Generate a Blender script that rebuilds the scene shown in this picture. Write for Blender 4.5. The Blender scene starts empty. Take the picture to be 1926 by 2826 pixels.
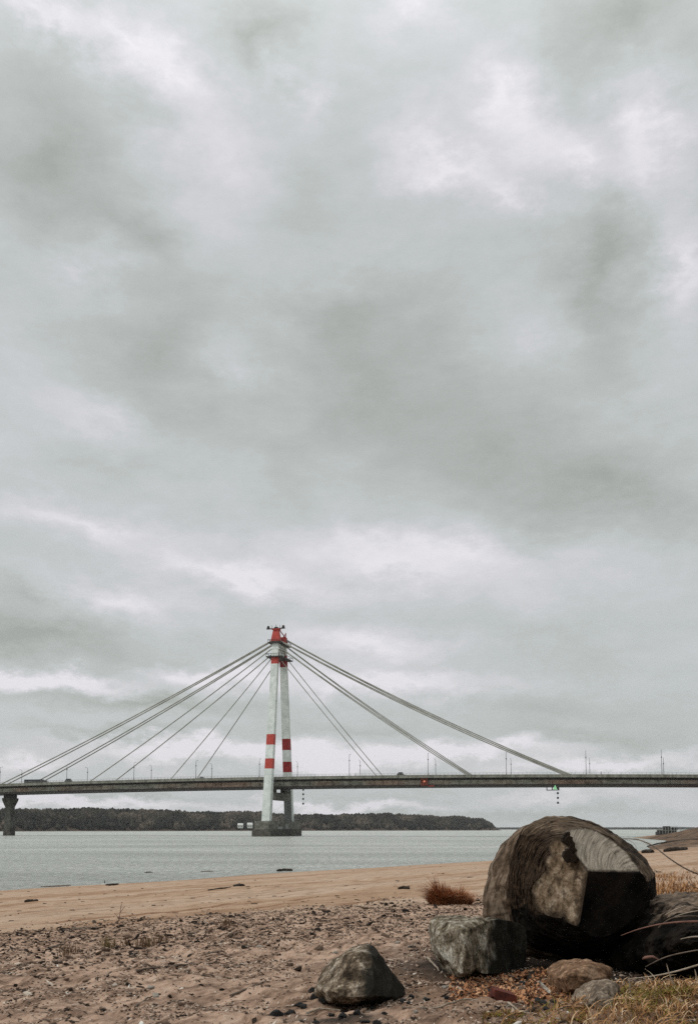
import bpy, math, random
import numpy as np
from mathutils import Vector, Matrix

# ------------------------------------------------------------------ camera
S = bpy.context.scene
COL = S.collection
R = math.radians
W_, H_ = 1926.0, 2826.0
F = 2747.0            # focal length in photo pixels (35 mm)
PY0 = 1998.0          # principal row (the photo is an upright crop, hence the lens shift)
PITCH = R(6.0)
EYE = np.array([0.0, 0.0, 4.10])
cam_d = bpy.data.cameras.new('camera'); cam = bpy.data.objects.new('camera', cam_d); COL.objects.link(cam)
cam.location = EYE; cam.rotation_euler = (R(90) + PITCH, 0, 0)
cam_d.sensor_fit = 'VERTICAL'; cam_d.sensor_height = 36; cam_d.lens = F / H_ * 36
cam_d.shift_y = (PY0 - H_ / 2) / H_
cam_d.clip_start = 0.05; cam_d.clip_end = 20000
S.camera = cam
S.view_settings.view_transform = 'Standard'; S.view_settings.look = 'None'
S.view_settings.exposure = 0.0; S.view_settings.gamma = 1.0
S.cycles.use_denoising = False
S.cycles.max_bounces = 6; S.cycles.volume_bounces = 0
S.cycles.volume_step_rate = 10

def ray(px, py):
    """world direction with y component 1 for a photo pixel (works on arrays)"""
    a = (np.asarray(px, float) - W_ / 2) / F
    b = (PY0 - np.asarray(py, float)) / F
    c, s = math.cos(PITCH), math.sin(PITCH)
    y = c - s * b; z = s + c * b
    return np.stack([a / y, np.ones_like(a / y), z / y], -1)
def at(px, py, Y):
    d = ray(px, py)
    return EYE + d * (np.asarray(Y, float)[..., None])

# ------------------------------------------------------------------ node helpers
def N(nt, t, **kw):
    n = nt.nodes.new(t)
    for k, v in kw.items(): setattr(n, k, v)
    return n
def L(nt, a, b): nt.links.new(a, b)
def math_n(nt, op, a, b=None, c=None, clamp=False):
    n = N(nt, 'ShaderNodeMath', operation=op, use_clamp=clamp)
    for i, v in enumerate((a, b, c)):
        if v is None: continue
        if isinstance(v, (int, float)): n.inputs[i].default_value = v
        else: L(nt, v, n.inputs[i])
    return n.outputs[0]
def ramp(nt, fac, stops, interp='LINEAR'):
    n = N(nt, 'ShaderNodeValToRGB'); n.color_ramp.interpolation = interp
    e = n.color_ramp.elements
    while len(e) < len(stops): e.new(0.5)
    for i, (p, c) in enumerate(stops):
        e[i].position = p; e[i].color = (c[0], c[1], c[2], 1)
    L(nt, fac, n.inputs[0]); return n.outputs[0]
def mixc(nt, fac, a, b, mode='MIX'):
    n = N(nt, 'ShaderNodeMix', data_type='RGBA', blend_type=mode)
    for s_, v in ((n.inputs['Factor'], fac), (n.inputs[6], a), (n.inputs[7], b)):
        if isinstance(v, (int, float)): s_.default_value = v
        elif isinstance(v, tuple): s_.default_value = (v[0], v[1], v[2], 1)
        else: L(nt, v, s_)
    return n.outputs[2]
def noise(nt, vec, scale, detail=4, rough=.55, dist=0.0):
    n = N(nt, 'ShaderNodeTexNoise'); n.inputs['Scale'].default_value = scale
    n.inputs['Detail'].default_value = detail; n.inputs['Roughness'].default_value = rough
    n.inputs['Distortion'].default_value = dist
    if vec is not None: L(nt, vec, n.inputs['Vector'])
    return n.outputs[0]
def mapping(nt, vec, scale=(1, 1, 1), rot=(0, 0, 0), loc=(0, 0, 0)):
    n = N(nt, 'ShaderNodeMapping'); n.inputs['Scale'].default_value = scale
    n.inputs['Rotation'].default_value = rot; n.inputs['Location'].default_value = loc
    L(nt, vec, n.inputs['Vector']); return n.outputs[0]
def lin(r, g, b):
    f = lambda v: (v / 255 / 12.92) if v / 255 <= .04045 else ((v / 255 + .055) / 1.055) ** 2.4
    return (f(r), f(g), f(b))

# ------------------------------------------------------------------ sky and sun
SUN_AZ, SUN_EL = R(-72), R(44)       # sun veiled by cloud, to the left and a little in front
wd = bpy.data.worlds.new('World'); S.world = wd; wd.use_nodes = True
nt = wd.node_tree; nt.nodes.clear()
out = N(nt, 'ShaderNodeOutputWorld')
tc = N(nt, 'ShaderNodeTexCoord')
sep = N(nt, 'ShaderNodeSeparateXYZ'); L(nt, tc.outputs['Generated'], sep.inputs[0])
azi = math_n(nt, 'ARCTAN2', sep.outputs[0], sep.outputs[1])
ele = math_n(nt, 'ARCSINE', sep.outputs[2])
cmb = N(nt, 'ShaderNodeCombineXYZ'); L(nt, azi, cmb.inputs[0]); L(nt, ele, cmb.inputs[1])
ae = cmb.outputs[0]
nd = N(nt, 'ShaderNodeTexNoise'); nd.inputs['Scale'].default_value = 7; nd.inputs['Detail'].default_value = 10
nd.inputs['Roughness'].default_value = .68
L(nt, mapping(nt, ae, (1, 1.9, 1)), nd.inputs['Vector'])
vs = N(nt, 'ShaderNodeVectorMath', operation='SUBTRACT'); L(nt, nd.outputs['Color'], vs.inputs[0]); vs.inputs[1].default_value = (.5, .5, .5)
vm = N(nt, 'ShaderNodeVectorMath', operation='MULTIPLY'); L(nt, vs.outputs[0], vm.inputs[0]); vm.inputs[1].default_value = (.19, .10, 0)
va = N(nt, 'ShaderNodeVectorMath', operation='ADD'); L(nt, ae, va.inputs[0]); L(nt, vm.outputs[0], va.inputs[1])
wae = va.outputs[0]
def ang(px, py):
    d = ray(px, py); d = d / np.linalg.norm(d)
    return math.atan2(d[0], d[1]), math.asin(d[2])
BL = [  # cloud masses: centre, half sizes (photo units turned into azimuth / elevation), rotation, strength
 (330,140,260,95,-12,.42),(130,60,330,70,-20,.35),(480,230,260,130,-40,.30),(820,270,110,140,-40,.22),(640,420,230,300,-50,.24),
 (1150,0,170,100,-20,.3),(1400,270,190,150,-30,.42),(1580,430,240,130,-25,.58),(1780,310,150,170,40,.45),(1240,460,240,75,-8,.48),
 (1370,540,110,80,-20,.35),(1800,470,180,140,0,.3),(1905,700,120,170,0,.4),(1100,400,420,200,0,.18),
 (740,110,190,130,20,-.42),(150,430,380,330,-30,-.36),(1700,70,330,150,0,-.36),(330,640,300,140,-10,-.22),(1010,1090,620,330,8,-.42),(430,1000,330,260,-10,-.34),
 (1690,1330,420,230,-6,-.52),(1640,740,200,400,10,-.42),(1350,1250,420,220,0,-.25),(1000,860,300,130,12,-.25),(260,1280,300,90,0,-.12),
 (250,760,170,120,0,.28),(640,1010,130,90,-20,.25),(280,1150,260,70,-10,.25),(1420,950,220,120,10,.2),
 (640,1570,300,62,-6,.6),(250,1440,620,70,-5,.35),(1250,1530,680,90,-2,.36),(1080,1580,520,110,-4,.4),(350,1640,420,90,-6,.45),(1500,1620,420,70,0,.1),
 (60,1730,420,110,-6,-.55),(60,1600,200,60,-8,-.35),(1000,1780,380,80,0,.5),(1500,1800,500,110,0,.05),
 (80,1875,420,46,-3,.9),(560,1860,260,48,-3,.75),(1050,1880,560,55,0,.6),(400,1950,500,40,0,-.35),(1500,1960,600,60,0,-.16),(1000,2015,420,36,0,-.2),
 (640,2080,520,44,-2,1.0),(1250,2085,480,40,3,.8),(60,2105,200,32,4,.5),(900,2125,260,36,0,.7),(1650,2110,420,34,4,.75),(1600,2040,400,50,0,-.3),(300,2030,420,30,0,-.3),
 (200,2215,560,26,0,.8),(950,2226,340,24,0,.9),(400,2190,400,16,0,-.25),(1100,2195,400,18,0,-.15),(1500,2195,560,40,0,.4),(1500,2250,600,26,0,-.2)]
acc = None
k = 1 / F
for (px, py, rx, ry, rot, amp) in BL:
    a, e = ang(px, py)
    mp = N(nt, 'ShaderNodeMapping', vector_type='TEXTURE')
    mp.inputs['Location'].default_value = (a, e, 0); mp.inputs['Rotation'].default_value = (0, 0, R(rot))
    mp.inputs['Scale'].default_value = (rx * k * 1.25, ry * k * 1.25, 1)
    L(nt, wae, mp.inputs['Vector'])
    g = N(nt, 'ShaderNodeTexGradient', gradient_type='QUADRATIC_SPHERE'); L(nt, mp.outputs[0], g.inputs[0])
    acc = math_n(nt, 'MULTIPLY_ADD', g.outputs['Fac'], amp * 1.12, acc if acc is not None else 0.0)
n1 = noise(nt, mapping(nt, ae, (1, 1.8, 1)), 5.0, 7, .58, .3)
n2 = noise(nt, mapping(nt, ae, (1, 2.6, 1)), 13.0, 12, .74, .1)
v = math_n(nt, 'MULTIPLY_ADD', math_n(nt, 'SUBTRACT', n1, .5), .60, acc)
v = math_n(nt, 'MULTIPLY_ADD', math_n(nt, 'SUBTRACT', n2, .5), .34, v)
v = math_n(nt, 'ADD', v, .50, clamp=True)
tint = noise(nt, mapping(nt, ae, (1, 2, 1), loc=(5, 3, 0)), 6.5, 3, .5)
v2 = math_n(nt, 'MULTIPLY_ADD', math_n(nt, 'SUBTRACT', tint, .5), .35, v, clamp=True)
cloud = ramp(nt, v, [(0.0, lin(166,168,165)), (.22, lin(179,182,180)), (.45, lin(193,197,196)), (.68, lin(211,210,213)), (1.0, lin(238,234,238))])
cloudg = ramp(nt, v2, [(0.0, lin(164,170,162)), (.35, lin(187,193,189)), (.55, lin(200,205,206)), (1.0, lin(232,230,236))])
cloud = mixc(nt, .45, cloud, cloudg)
# an overcast sky is brighter towards the zenith (above the frame)
zb = N(nt, 'ShaderNodeMapRange', interpolation_type='SMOOTHSTEP'); L(nt, ele, zb.inputs[0])
zb.inputs[1].default_value = R(33); zb.inputs[2].default_value = R(70); zb.inputs[3].default_value = 1.0; zb.inputs[4].default_value = 2.6
bgc = N(nt, 'ShaderNodeBackground'); L(nt, cloud, bgc.inputs[0]); L(nt, zb.outputs[0], bgc.inputs[1])
sky = N(nt, 'ShaderNodeTexSky', sky_type='NISHITA'); sky.sun_disc = False
sky.sun_elevation = SUN_EL; sky.sun_rotation = SUN_AZ; sky.air_density = 1; sky.dust_density = 4
bgs = N(nt, 'ShaderNodeBackground'); L(nt, sky.outputs[0], bgs.inputs[0]); bgs.inputs[1].default_value = .1
mx = N(nt, 'ShaderNodeMixShader'); mx.inputs[0].default_value = .95
L(nt, bgs.outputs[0], mx.inputs[1]); L(nt, bgc.outputs[0], mx.inputs[2]); L(nt, mx.outputs[0], out.inputs[0])
wd.cycles.sampling_method = 'MANUAL'; wd.cycles.sample_map_resolution = 512

sd_ = bpy.data.lights.new('sun', 'SUN'); sun = bpy.data.objects.new('sun', sd_); COL.objects.link(sun)
sd_.energy = 1.5; sd_.angle = R(22); sd_.color = (1, .965, .91)
sv = Vector((math.sin(SUN_AZ) * math.cos(SUN_EL), math.cos(SUN_AZ) * math.cos(SUN_EL) * -0.9, math.sin(SUN_EL)))
sun.rotation_euler = sv.to_track_quat('Z', 'Y').to_euler()

# ------------------------------------------------------------------ object helpers
random.seed(7); RNG = np.random.default_rng(7)
def tag(o, label=None, cat=None, group=None, kind=None):
    if label: o['label'] = label
    if cat: o['category'] = cat
    if group: o['group'] = group
    if kind: o['kind'] = kind
    return o
def empty(name, loc, rz=0, **kw):
    o = bpy.data.objects.new(name, None); COL.objects.link(o); o.location = loc; o.rotation_euler = (0, 0, rz)
    o.empty_display_size = .2
    return tag(o, **kw)
class MB:
    """collects shapes, links them as ONE mesh"""
    def __init__(s): s.v = []; s.f = []; s.m = []
    def add(s, verts, faces, mi=0):
        o = len(s.v); s.v += [tuple(map(float, p)) for p in verts]
        for f in faces: s.f.append(tuple(i + o for i in f)); s.m.append(mi)
    def hexa(s, p, mi=0):   # 8 points, bottom 4 then top 4, both counterclockwise
        s.add(p, [(3, 2, 1, 0), (4, 5, 6, 7), (0, 1, 5, 4), (1, 2, 6, 5), (2, 3, 7, 6), (3, 0, 4, 7)], mi)
    def box(s, x0, x1, y0, y1, z0, z1, mi=0):
        s.hexa([(x0,y0,z0),(x1,y0,z0),(x1,y1,z0),(x0,y1,z0),(x0,y0,z1),(x1,y0,z1),(x1,y1,z1),(x0,y1,z1)], mi)
    def tube(s, pts, rad, n=6, mi=0):
        pts = [Vector(map(float, p)) for p in pts]
        if not hasattr(rad, '__len__'): rad = [rad] * len(pts)
        rings = []
        up = Vector((0, 0, 1))
        for i, p in enumerate(pts):
            t = (pts[min(i + 1, len(pts) - 1)] - pts[max(i - 1, 0)]).normalized()
            a = t.cross(up if abs(t.z) < .95 else Vector((1, 0, 0))).normalized(); b = a.cross(t)
            rings.append([p + (a * math.cos(q) + b * math.sin(q)) * rad[i] for q in [2 * math.pi * j / n for j in range(n)]])
        vs_ = [q for r_ in rings for q in r_]; fs = []
        for i in range(len(pts) - 1):
            for j in range(n):
                fs.append((i*n+j, i*n+(j+1) % n, (i+1)*n+(j+1) % n, (i+1)*n+j))
        fs.append(tuple(range(n))); fs.append(tuple((len(pts)-1)*n+j for j in reversed(range(n))))
        s.add(vs_, fs, mi)
    def build(s, name, mats, parent=None, smooth=False, loc=None):
        me = bpy.data.meshes.new(name); me.from_pydata(s.v, [], s.f)
        mats = mats if isinstance(mats, (list, tuple)) else [mats]
        for m in mats: me.materials.append(m)
        if len(mats) > 1: me.polygons.foreach_set('material_index', s.m)
        if smooth: me.polygons.foreach_set('use_smooth', [True] * len(me.polygons))
        me.update()
        o = bpy.data.objects.new(name, me); COL.objects.link(o)
        if parent is not None: o.parent = parent
        if loc is not None: o.location = loc
        return o
def np_mesh(name, V, Fq, mats, parent=None, smooth=True, attrs=None, uv=None, mi=None, sub=None):
    """V (n,3), Fq (m,k) numpy arrays"""
    me = bpy.data.meshes.new(name); V = np.asarray(V, np.float32); Fq = np.asarray(Fq, np.int32)
    m, k_ = Fq.shape
    me.vertices.add(len(V)); me.vertices.foreach_set('co', V.ravel())
    me.loops.add(m * k_); me.loops.foreach_set('vertex_index', Fq.ravel())
    me.polygons.add(m); me.polygons.foreach_set('loop_start', np.arange(m, dtype=np.int32) * k_)
    me.update(calc_edges=True)
    mats = mats if isinstance(mats, (list, tuple)) else [mats]
    for q in mats: me.materials.append(q)
    if mi is not None: me.polygons.foreach_set('material_index', np.asarray(mi, np.int32))
    me.polygons.foreach_set('use_smooth', np.full(m, smooth))
    for an, av in (attrs or {}).items():
        at_ = me.attributes.new(an, 'FLOAT', 'POINT'); at_.data.foreach_set('value', np.asarray(av, np.float32))
    if uv is not None:
        ul = me.uv_layers.new(name='UVMap'); ul.data.foreach_set('uv', np.asarray(uv, np.float32)[Fq.ravel()].ravel())
    me.update(); me.validate()
    o = bpy.data.objects.new(name, me); COL.objects.link(o)
    if parent is not None: o.parent = parent
    return o
def copy_tree(o, parent=None):
    c = o.copy(); COL.objects.link(c); c.parent = parent
    for ch in [q for q in COL.objects if q.parent == o]: copy_tree(ch, c)
    return c

# numpy value noise -------------------------------------------------
def _h(ix, iy, iz, seed):
    n = (ix * 374761393 + iy * 668265263 + iz * 2147483647 + seed * 1274126177) & 0xffffffff
    n = ((n ^ (n >> 13)) * 1274126177) & 0xffffffff
    return ((n ^ (n >> 16)) & 0xffffff) / float(0xffffff)
def vnoise(x, y, z=None, seed=0):
    x = np.asarray(x, float); y = np.asarray(y, float); z = np.zeros_like(x) if z is None else np.asarray(z, float)
    ix, iy, iz = (np.floor(q).astype(np.int64) for q in (x, y, z)); fx, fy, fz = x - ix, y - iy, z - iz
    fx, fy, fz = (q * q * (3 - 2 * q) for q in (fx, fy, fz))
    r = 0
    for dx in (0, 1):
        for dy in (0, 1):
            for dz in (0, 1):
                w = (fx if dx else 1 - fx) * (fy if dy else 1 - fy) * (fz if dz else 1 - fz)
                r = r + w * _h(ix + dx, iy + dy, iz + dz, seed)
    return r - .5
def fbm(x, y, z=None, sc=1, octs=4, seed=0, g=.5):
    r = 0; a = 1
    for o in range(octs):
        r = r + a * vnoise(np.asarray(x) * sc + 17.3 * o, np.asarray(y) * sc + 5.1 * o, None if z is None else np.asarray(z) * sc + 3.7 * o, seed + o)
        sc *= 2.03; a *= g
    return r

# ------------------------------------------------------------------ materials
MATS = {}
def mat(name, build):
    m = bpy.data.materials.new(name); m.use_nodes = True; t = m.node_tree
    p = t.nodes['Principled BSDF']; build(t, p); MATS[name] = m; return m
def P(p, nm, v):
    if isinstance(v, tuple) and len(v) == 3: v = (*v, 1)
    p.inputs[nm].default_value = v
def bump(t, p, h, strength=.5, dist=.02):
    b = N(t, 'ShaderNodeBump'); b.inputs['Strength'].default_value = strength; b.inputs['Distance'].default_value = dist
    L(t, h, b.inputs['Height']); L(t, b.outputs[0], p.inputs['Normal'])
def simple(name, c1, c2, sc=2.0, rough=.85, bs=.3, bd=.01, space='Object', stretch=(1, 1, 1), detail=6, lo=.35, hi=.65, metal=0):
    def b(t, p):
        co = N(t, 'ShaderNodeTexCoord').outputs[space]
        n = noise(t, mapping(t, co, stretch), sc, detail, .6)
        L(t, ramp(t, n, [(lo, c1), (hi, c2)]), p.inputs['Base Color'])
        P(p, 'Roughness', rough); P(p, 'Metallic', metal); P(p, 'Specular IOR Level', .3)
        if bs: bump(t, p, n, bs, bd)
    return mat(name, b)

SHORE_ROT = R(56)
def m_ground(t, p):
    geo = N(t, 'ShaderNodeNewGeometry').outputs['Position']
    al = mapping(t, geo, (1, 1, 1), rot=(0, 0, -SHORE_ROT))     # x runs along the shore
    st = noise(t, mapping(t, al, (.05, .55, 1)), 1.0, 7, .62, .4)
    base = ramp(t, st, [(.32, (.25, .145, .082)), (.45, (.36, .235, .150)), (.55, (.45, .33, .24)), (.68, (.31, .20, .128))])
    fine = noise(t, geo, 55, 5, .7)
    base = mixc(t, math_n(t, 'MULTIPLY', ramp(t, fine, [(.35, (0, 0, 0)), (.7, (1, 1, 1))]), .35), base, (.20, .12, .08), 'MIX')
    gr = noise(t, mapping(t, al, (.5, 1.2, 1)), 5.0, 9, .8, .2)
    base = mixc(t, math_n(t, 'MULTIPLY', ramp(t, gr, [(.52, (0, 0, 0)), (.64, (1, 1, 1))]), .8), base, (.16, .095, .058))
    base = mixc(t, math_n(t, 'MULTIPLY', ramp(t, gr, [(.34, (1, 1, 1)), (.46, (0, 0, 0))]), .35), base, (.56, .45, .36))
    # thin dark wrack lines along the shore
    wl = noise(t, mapping(t, al, (.12, 1.8, 1), loc=(3, 7, 0)), 1.6, 8, .7, .2)
    wm = ramp(t, wl, [(.55, (0, 0, 0)), (.64, (1, 1, 1))])
    base = mixc(t, math_n(t, 'MULTIPLY', wm, .8), base, (.17, .080, .038))
    rub = N(t, 'ShaderNodeAttribute', attribute_name='rubble').outputs['Fac']
    rn = noise(t, mapping(t, al, (.55, 1.5, 1)), 8, 8, .72, .3)
    rcol = ramp(t, rn, [(.30, (.050, .034, .025)), (.44, (.20, .127, .088)), (.55, (.38, .258, .188)), (.70, (.49, .37, .285))])
    base = mixc(t, rub, base, rcol)
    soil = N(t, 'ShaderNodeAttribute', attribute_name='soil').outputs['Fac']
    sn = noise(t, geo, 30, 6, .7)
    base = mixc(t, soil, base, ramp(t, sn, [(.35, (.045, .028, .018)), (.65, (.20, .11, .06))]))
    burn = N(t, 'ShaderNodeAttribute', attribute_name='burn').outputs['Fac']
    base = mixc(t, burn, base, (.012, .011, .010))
    wet = N(t, 'ShaderNodeAttribute', attribute_name='wet').outputs['Fac']
    base = mixc(t, math_n(t, 'MULTIPLY', wet, .5), base, (.17, .105, .065))
    bank = N(t, 'ShaderNodeAttribute', attribute_name='bank').outputs['Fac']
    base = mixc(t, bank, base, ramp(t, noise(t, mapping(t, geo, (1, .3, 1)), .5, 8, .75), [(.38, (.025, .018, .012)), (.62, (.17, .105, .065))]))
    L(t, base, p.inputs['Base Color']); P(p, 'Roughness', .95); P(p, 'Specular IOR Level', .15)
    bump(t, p, math_n(t, 'ADD', noise(t, geo, 70, 6, .75), math_n(t, 'MULTIPLY', rn, 1.4)), .7, .012)
mat('sand_ground', m_ground)

def m_water(t, p):
    geo = N(t, 'ShaderNodeNewGeometry').outputs['Position']
    fl = noise(t, mapping(t, geo, (1.3, .42, 1)), 1.0, 9, .85, .1)  # ripple lights and darks painted into the base colour
    wp = noise(t, mapping(t, geo, (.012, .035, 1)), 1.0, 3, .5)
    fl = math_n(t, 'MULTIPLY_ADD', math_n(t, 'SUBTRACT', wp, .5), .35, fl)
    L(t, ramp(t, fl, [(.33, (.16, .17, .145)), (.5, (.36, .375, .335)), (.66, (.62, .63, .59))]), p.inputs['Base Color']); P(p, 'Roughness', .30); P(p, 'IOR', 1.33)
    n_ = noise(t, mapping(t, geo, (.8, 1.3, 1), rot=(0, 0, .3)), 1.1, 8, .72, .2)
    n2_ = noise(t, mapping(t, geo, (.06, .16, 1)), 1.0, 4, .6)
    h = math_n(t, 'MULTIPLY_ADD', n2_, .8, n_)
    bump(t, p, h, 1.0, .8)
mat('river_water', m_water)

def uvmat(name, stops, su, sv, rough=.9, bs=.6, bd=.012, blotch=None, dist=.4, rim=None):
    def b(t, p):
        uv = N(t, 'ShaderNodeTexCoord').outputs['UV']; ob = N(t, 'ShaderNodeTexCoord').outputs['Object']
        n = noise(t, mapping(t, uv, (su, sv, 1)), 1.0, 9, .68, dist)
        c = ramp(t, n, stops)
        if blotch:
            bn = noise(t, ob, blotch[0], 7, .65, .5)
            c = mixc(t, math_n(t, 'MULTIPLY', ramp(t, bn, [(blotch[1], (0, 0, 0)), (blotch[2], (1, 1, 1))]), blotch[4]), c, blotch[3])
        if rim:
            ra = N(t, 'ShaderNodeAttribute', attribute_name='rim').outputs['Fac']
            ra = math_n(t, 'MULTIPLY_ADD', math_n(t, 'SUBTRACT', noise(t, ob, 16, 7, .7), .5), -rim * 2.6, ra)
            mr = N(t, 'ShaderNodeMapRange', interpolation_type='SMOOTHSTEP'); L(t, ra, mr.inputs[0]); mr.inputs[1].default_value = 0; mr.inputs[2].default_value = rim; mr.inputs[3].default_value = .92; mr.inputs[4].default_value = 0
            c = mixc(t, mr.outputs[0], c, (.028, .019, .012))
        L(t, c, p.inputs['Base Color']); P(p, 'Roughness', rough); P(p, 'Specular IOR Level', .15)
        fn = noise(t, ob, 90, 5, .7)
        bump(t, p, math_n(t, 'MULTIPLY_ADD', fn, .35, n), bs, bd)
    return mat(name, b)
uvmat('log_bark', [(.36, (.009, .006, .004)), (.47, (.058, .039, .025)), (.57, (.130, .094, .064)), (.68, (.25, .195, .145))], 7, 95, blotch=(3.2, .47, .56, (.010, .007, .005), .85), dist=.15)
uvmat('log_flank', [(.36, (.018, .012, .007)), (.47, (.075, .050, .032)), (.57, (.165, .122, .088)), (.70, (.27, .215, .165))], 6, 300, blotch=(4.5, .55, .66, (.035, .024, .016), .7))
uvmat('cut_wood_brown', [(.34, (.03, .019, .010)), (.44, (.13, .090, .056)), (.54, (.23, .170, .115)), (.66, (.42, .34, .255))], 60, 15, blotch=(14, .54, .64, (.030, .019, .011), .75), dist=.25, bs=.9, rim=.055)
uvmat('cut_wood_pale', [(.36, (.085, .068, .05)), (.45, (.20, .168, .13)), (.58, (.32, .275, .22)), (.72, (.43, .38, .31))], 3.5, 60, blotch=(7, .58, .68, (.075, .055, .038), .7), dist=.45, bs=.9, rim=.022)
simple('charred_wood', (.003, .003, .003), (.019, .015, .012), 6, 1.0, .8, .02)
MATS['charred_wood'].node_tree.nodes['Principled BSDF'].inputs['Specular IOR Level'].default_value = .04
simple('charcoal', (.006, .006, .006), (.028, .026, .025), 30, .7, .8, .01)
simple('old_concrete', (.20, .195, .17), (.33, .33, .30), .35, .9, 0)
simple('old_concrete_dark', (.03, .03, .026), (.12, .11, .09), .5, .9, 0)
simple('pylon_white', (.52, .56, .53), (.72, .76, .73), .35, .7, 0)
simple('pier_concrete', (.055, .055, .048), (.15, .15, .13), .35, .9, 0)
simple('footing_concrete', (.075, .075, .06), (.24, .235, .205), .45, .9, 0)
simple('pylon_white_shaded', (.20, .21, .205), (.30, .31, .30), .25, .8, 0)
simple('pylon_red', (.36, .042, .030), (.46, .062, .046), .5, .7, 0)
simple('pylon_dark_red', (.20, .010, .010), (.32, .022, .020), .6, .7, 0)
simple('rust_board', (.09, .018, .010), (.20, .05, .03), 1.2, .8, 0)
simple('dark_steel', (.018, .015, .013), (.05, .04, .035), 1.0, .7, 0)
simple('cable_steel', (.22, .215, .185), (.36, .355, .315), .2, .7, 0)
simple('lamp_steel', (.10, .105, .10), (.16, .165, .16), .2, .6, 0)
def m_deck(t, p):
    ob = N(t, 'ShaderNodeTexCoord').outputs['Object']
    n = noise(t, mapping(t, ob, (.25, .25, .5)), 1.0, 7, .7)
    sx = N(t, 'ShaderNodeSeparateXYZ'); L(t, ob, sx.inputs[0])
    rl = noise(t, mapping(t, ob, (.022, 0, 0), loc=(2.2, 0, 0)), 1.0, 2, .5)
    g = ramp(t, n, [(.32, (.085, .082, .062)), (.5, (.25, .245, .20)), (.68, (.36, .355, .30))])
    r_ = ramp(t, n, [(.32, (.085, .052, .036)), (.5, (.28, .19, .14)), (.68, (.38, .28, .215))])
    c = mixc(t, ramp(t, rl, [(.45, (0, 0, 0)), (.58, (1, 1, 1))]), g, r_)
    st = noise(t, mapping(t, ob, (.9, .2, .05)), 1.0, 5, .7)
    c = mixc(t, math_n(t, 'MULTIPLY', ramp(t, st, [(.52, (0, 0, 0)), (.66, (1, 1, 1))]), .7), c, (.035, .028, .02))
    L(t, c, p.inputs['Base Color']); P(p, 'Roughness', .85)
mat('girder_paint', m_deck)
simple('slab_concrete', (.13, .13, .105), (.28, .275, .235), .6, .9, 0, stretch=(1, 1, .2))
simple('asphalt', (.04, .04, .04), (.06, .06, .06), .5, .9, 0)
simple('rail_grey', (.22, .23, .21), (.32, .33, .31), .5, .7, 0)
simple('bark_brown_grey', (.018, .012, .008), (.20, .145, .105), 12, .95, 1.0, .03, stretch=(.45, 1.2, 1), detail=10, lo=.42, hi=.60)
simple('soil_bank', (.03, .022, .015), (.11, .075, .05), .2, .95, 0)
def rockmat(name, st, sc, bl=None, stretch=(1, 1, 1), side_shade=None):
    def b(t, p):
        ob = N(t, 'ShaderNodeTexCoord').outputs['Object']
        n = noise(t, mapping(t, ob, stretch), sc, 10, .72, .35)
        c = ramp(t, n, st)
        if bl:
            c = mixc(t, math_n(t, 'MULTIPLY', ramp(t, noise(t, ob, bl[0], 8, .7, .6), [(bl[1], (0, 0, 0)), (bl[2], (1, 1, 1))]), bl[4]), c, bl[3])
        fg = noise(t, ob, sc * 4.5, 8, .8)
        c = mixc(t, .75, c, ramp(t, fg, [(.38, (.30, .28, .26)), (.5, (.9, .88, .85)), (.62, (1.9, 1.85, 1.75))]), 'MULTIPLY')
        if side_shade:   # right side darkened in the colour: painted shade with some char
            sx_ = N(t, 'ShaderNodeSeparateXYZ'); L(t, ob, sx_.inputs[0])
            sn_ = math_n(t, 'MULTIPLY_ADD', math_n(t, 'SUBTRACT', noise(t, ob, 9, 6, .65), .5), side_shade[2], sx_.outputs[0])
            sn_ = math_n(t, 'MULTIPLY_ADD', sx_.outputs[2], side_shade[3], sn_)
            mr = N(t, 'ShaderNodeMapRange'); L(t, sn_, mr.inputs[0]); mr.inputs[1].default_value = side_shade[0]; mr.inputs[2].default_value = side_shade[1]
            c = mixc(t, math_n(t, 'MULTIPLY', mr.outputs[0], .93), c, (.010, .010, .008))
        L(t, c, p.inputs['Base Color']); P(p, 'Roughness', .95); P(p, 'Specular IOR Level', .1)
        bump(t, p, n, .9, .02)
    return mat(name, b)
rockmat('rock_block', [(.36, (.030, .024, .016)), (.45, (.11, .090, .062)), (.54, (.24, .21, .165)), (.64, (.46, .45, .40))], 16, (7, .60, .66, (.46, .47, .42), .7), (1.2, 1.2, .85), side_shade=(.0, .06, .26, -.18))
rockmat('rock_mottled', [(.36, (.015, .011, .008)), (.46, (.075, .056, .038)), (.54, (.18, .142, .105)), (.64, (.42, .38, .32))], 13, (14, .58, .66, (.015, .012, .010), .85), side_shade=(-.02, .03, .14, -.15))
rockmat('rock_brown', [(.30, (.035, .020, .012)), (.5, (.16, .095, .058)), (.7, (.34, .235, .165))], 10)
rockmat('rock_pale', [(.36, (.045, .033, .024)), (.5, (.16, .125, .095)), (.64, (.30, .25, .20))], 12)
rockmat('stone_dark', [(.3, (.015, .012, .010)), (.6, (.05, .038, .03))], 20)
rockmat('stone_white', [(.3, (.36, .32, .27)), (.6, (.58, .55, .50))], 20)
rockmat('stone_buff', [(.3, (.20, .13, .09)), (.6, (.42, .31, .23))], 20)
def attr_mat(name, stops, rough=.9, trans=0):
    def b(t, p):
        a = N(t, 'ShaderNodeAttribute', attribute_name='rnd').outputs['Fac']
        L(t, ramp(t, a, stops), p.inputs['Base Color']); P(p, 'Roughness', rough); P(p, 'Specular IOR Level', .2)
    return mat(name, b)
attr_mat('chips', [(0, (.012, .008, .006)), (.25, (.045, .031, .022)), (.42, (.13, .087, .062)), (.62, (.28, .195, .145)), (.84, (.40, .31, .245)), (.96, (.50, .42, .34)), (1, (.60, .57, .52))])
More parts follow.
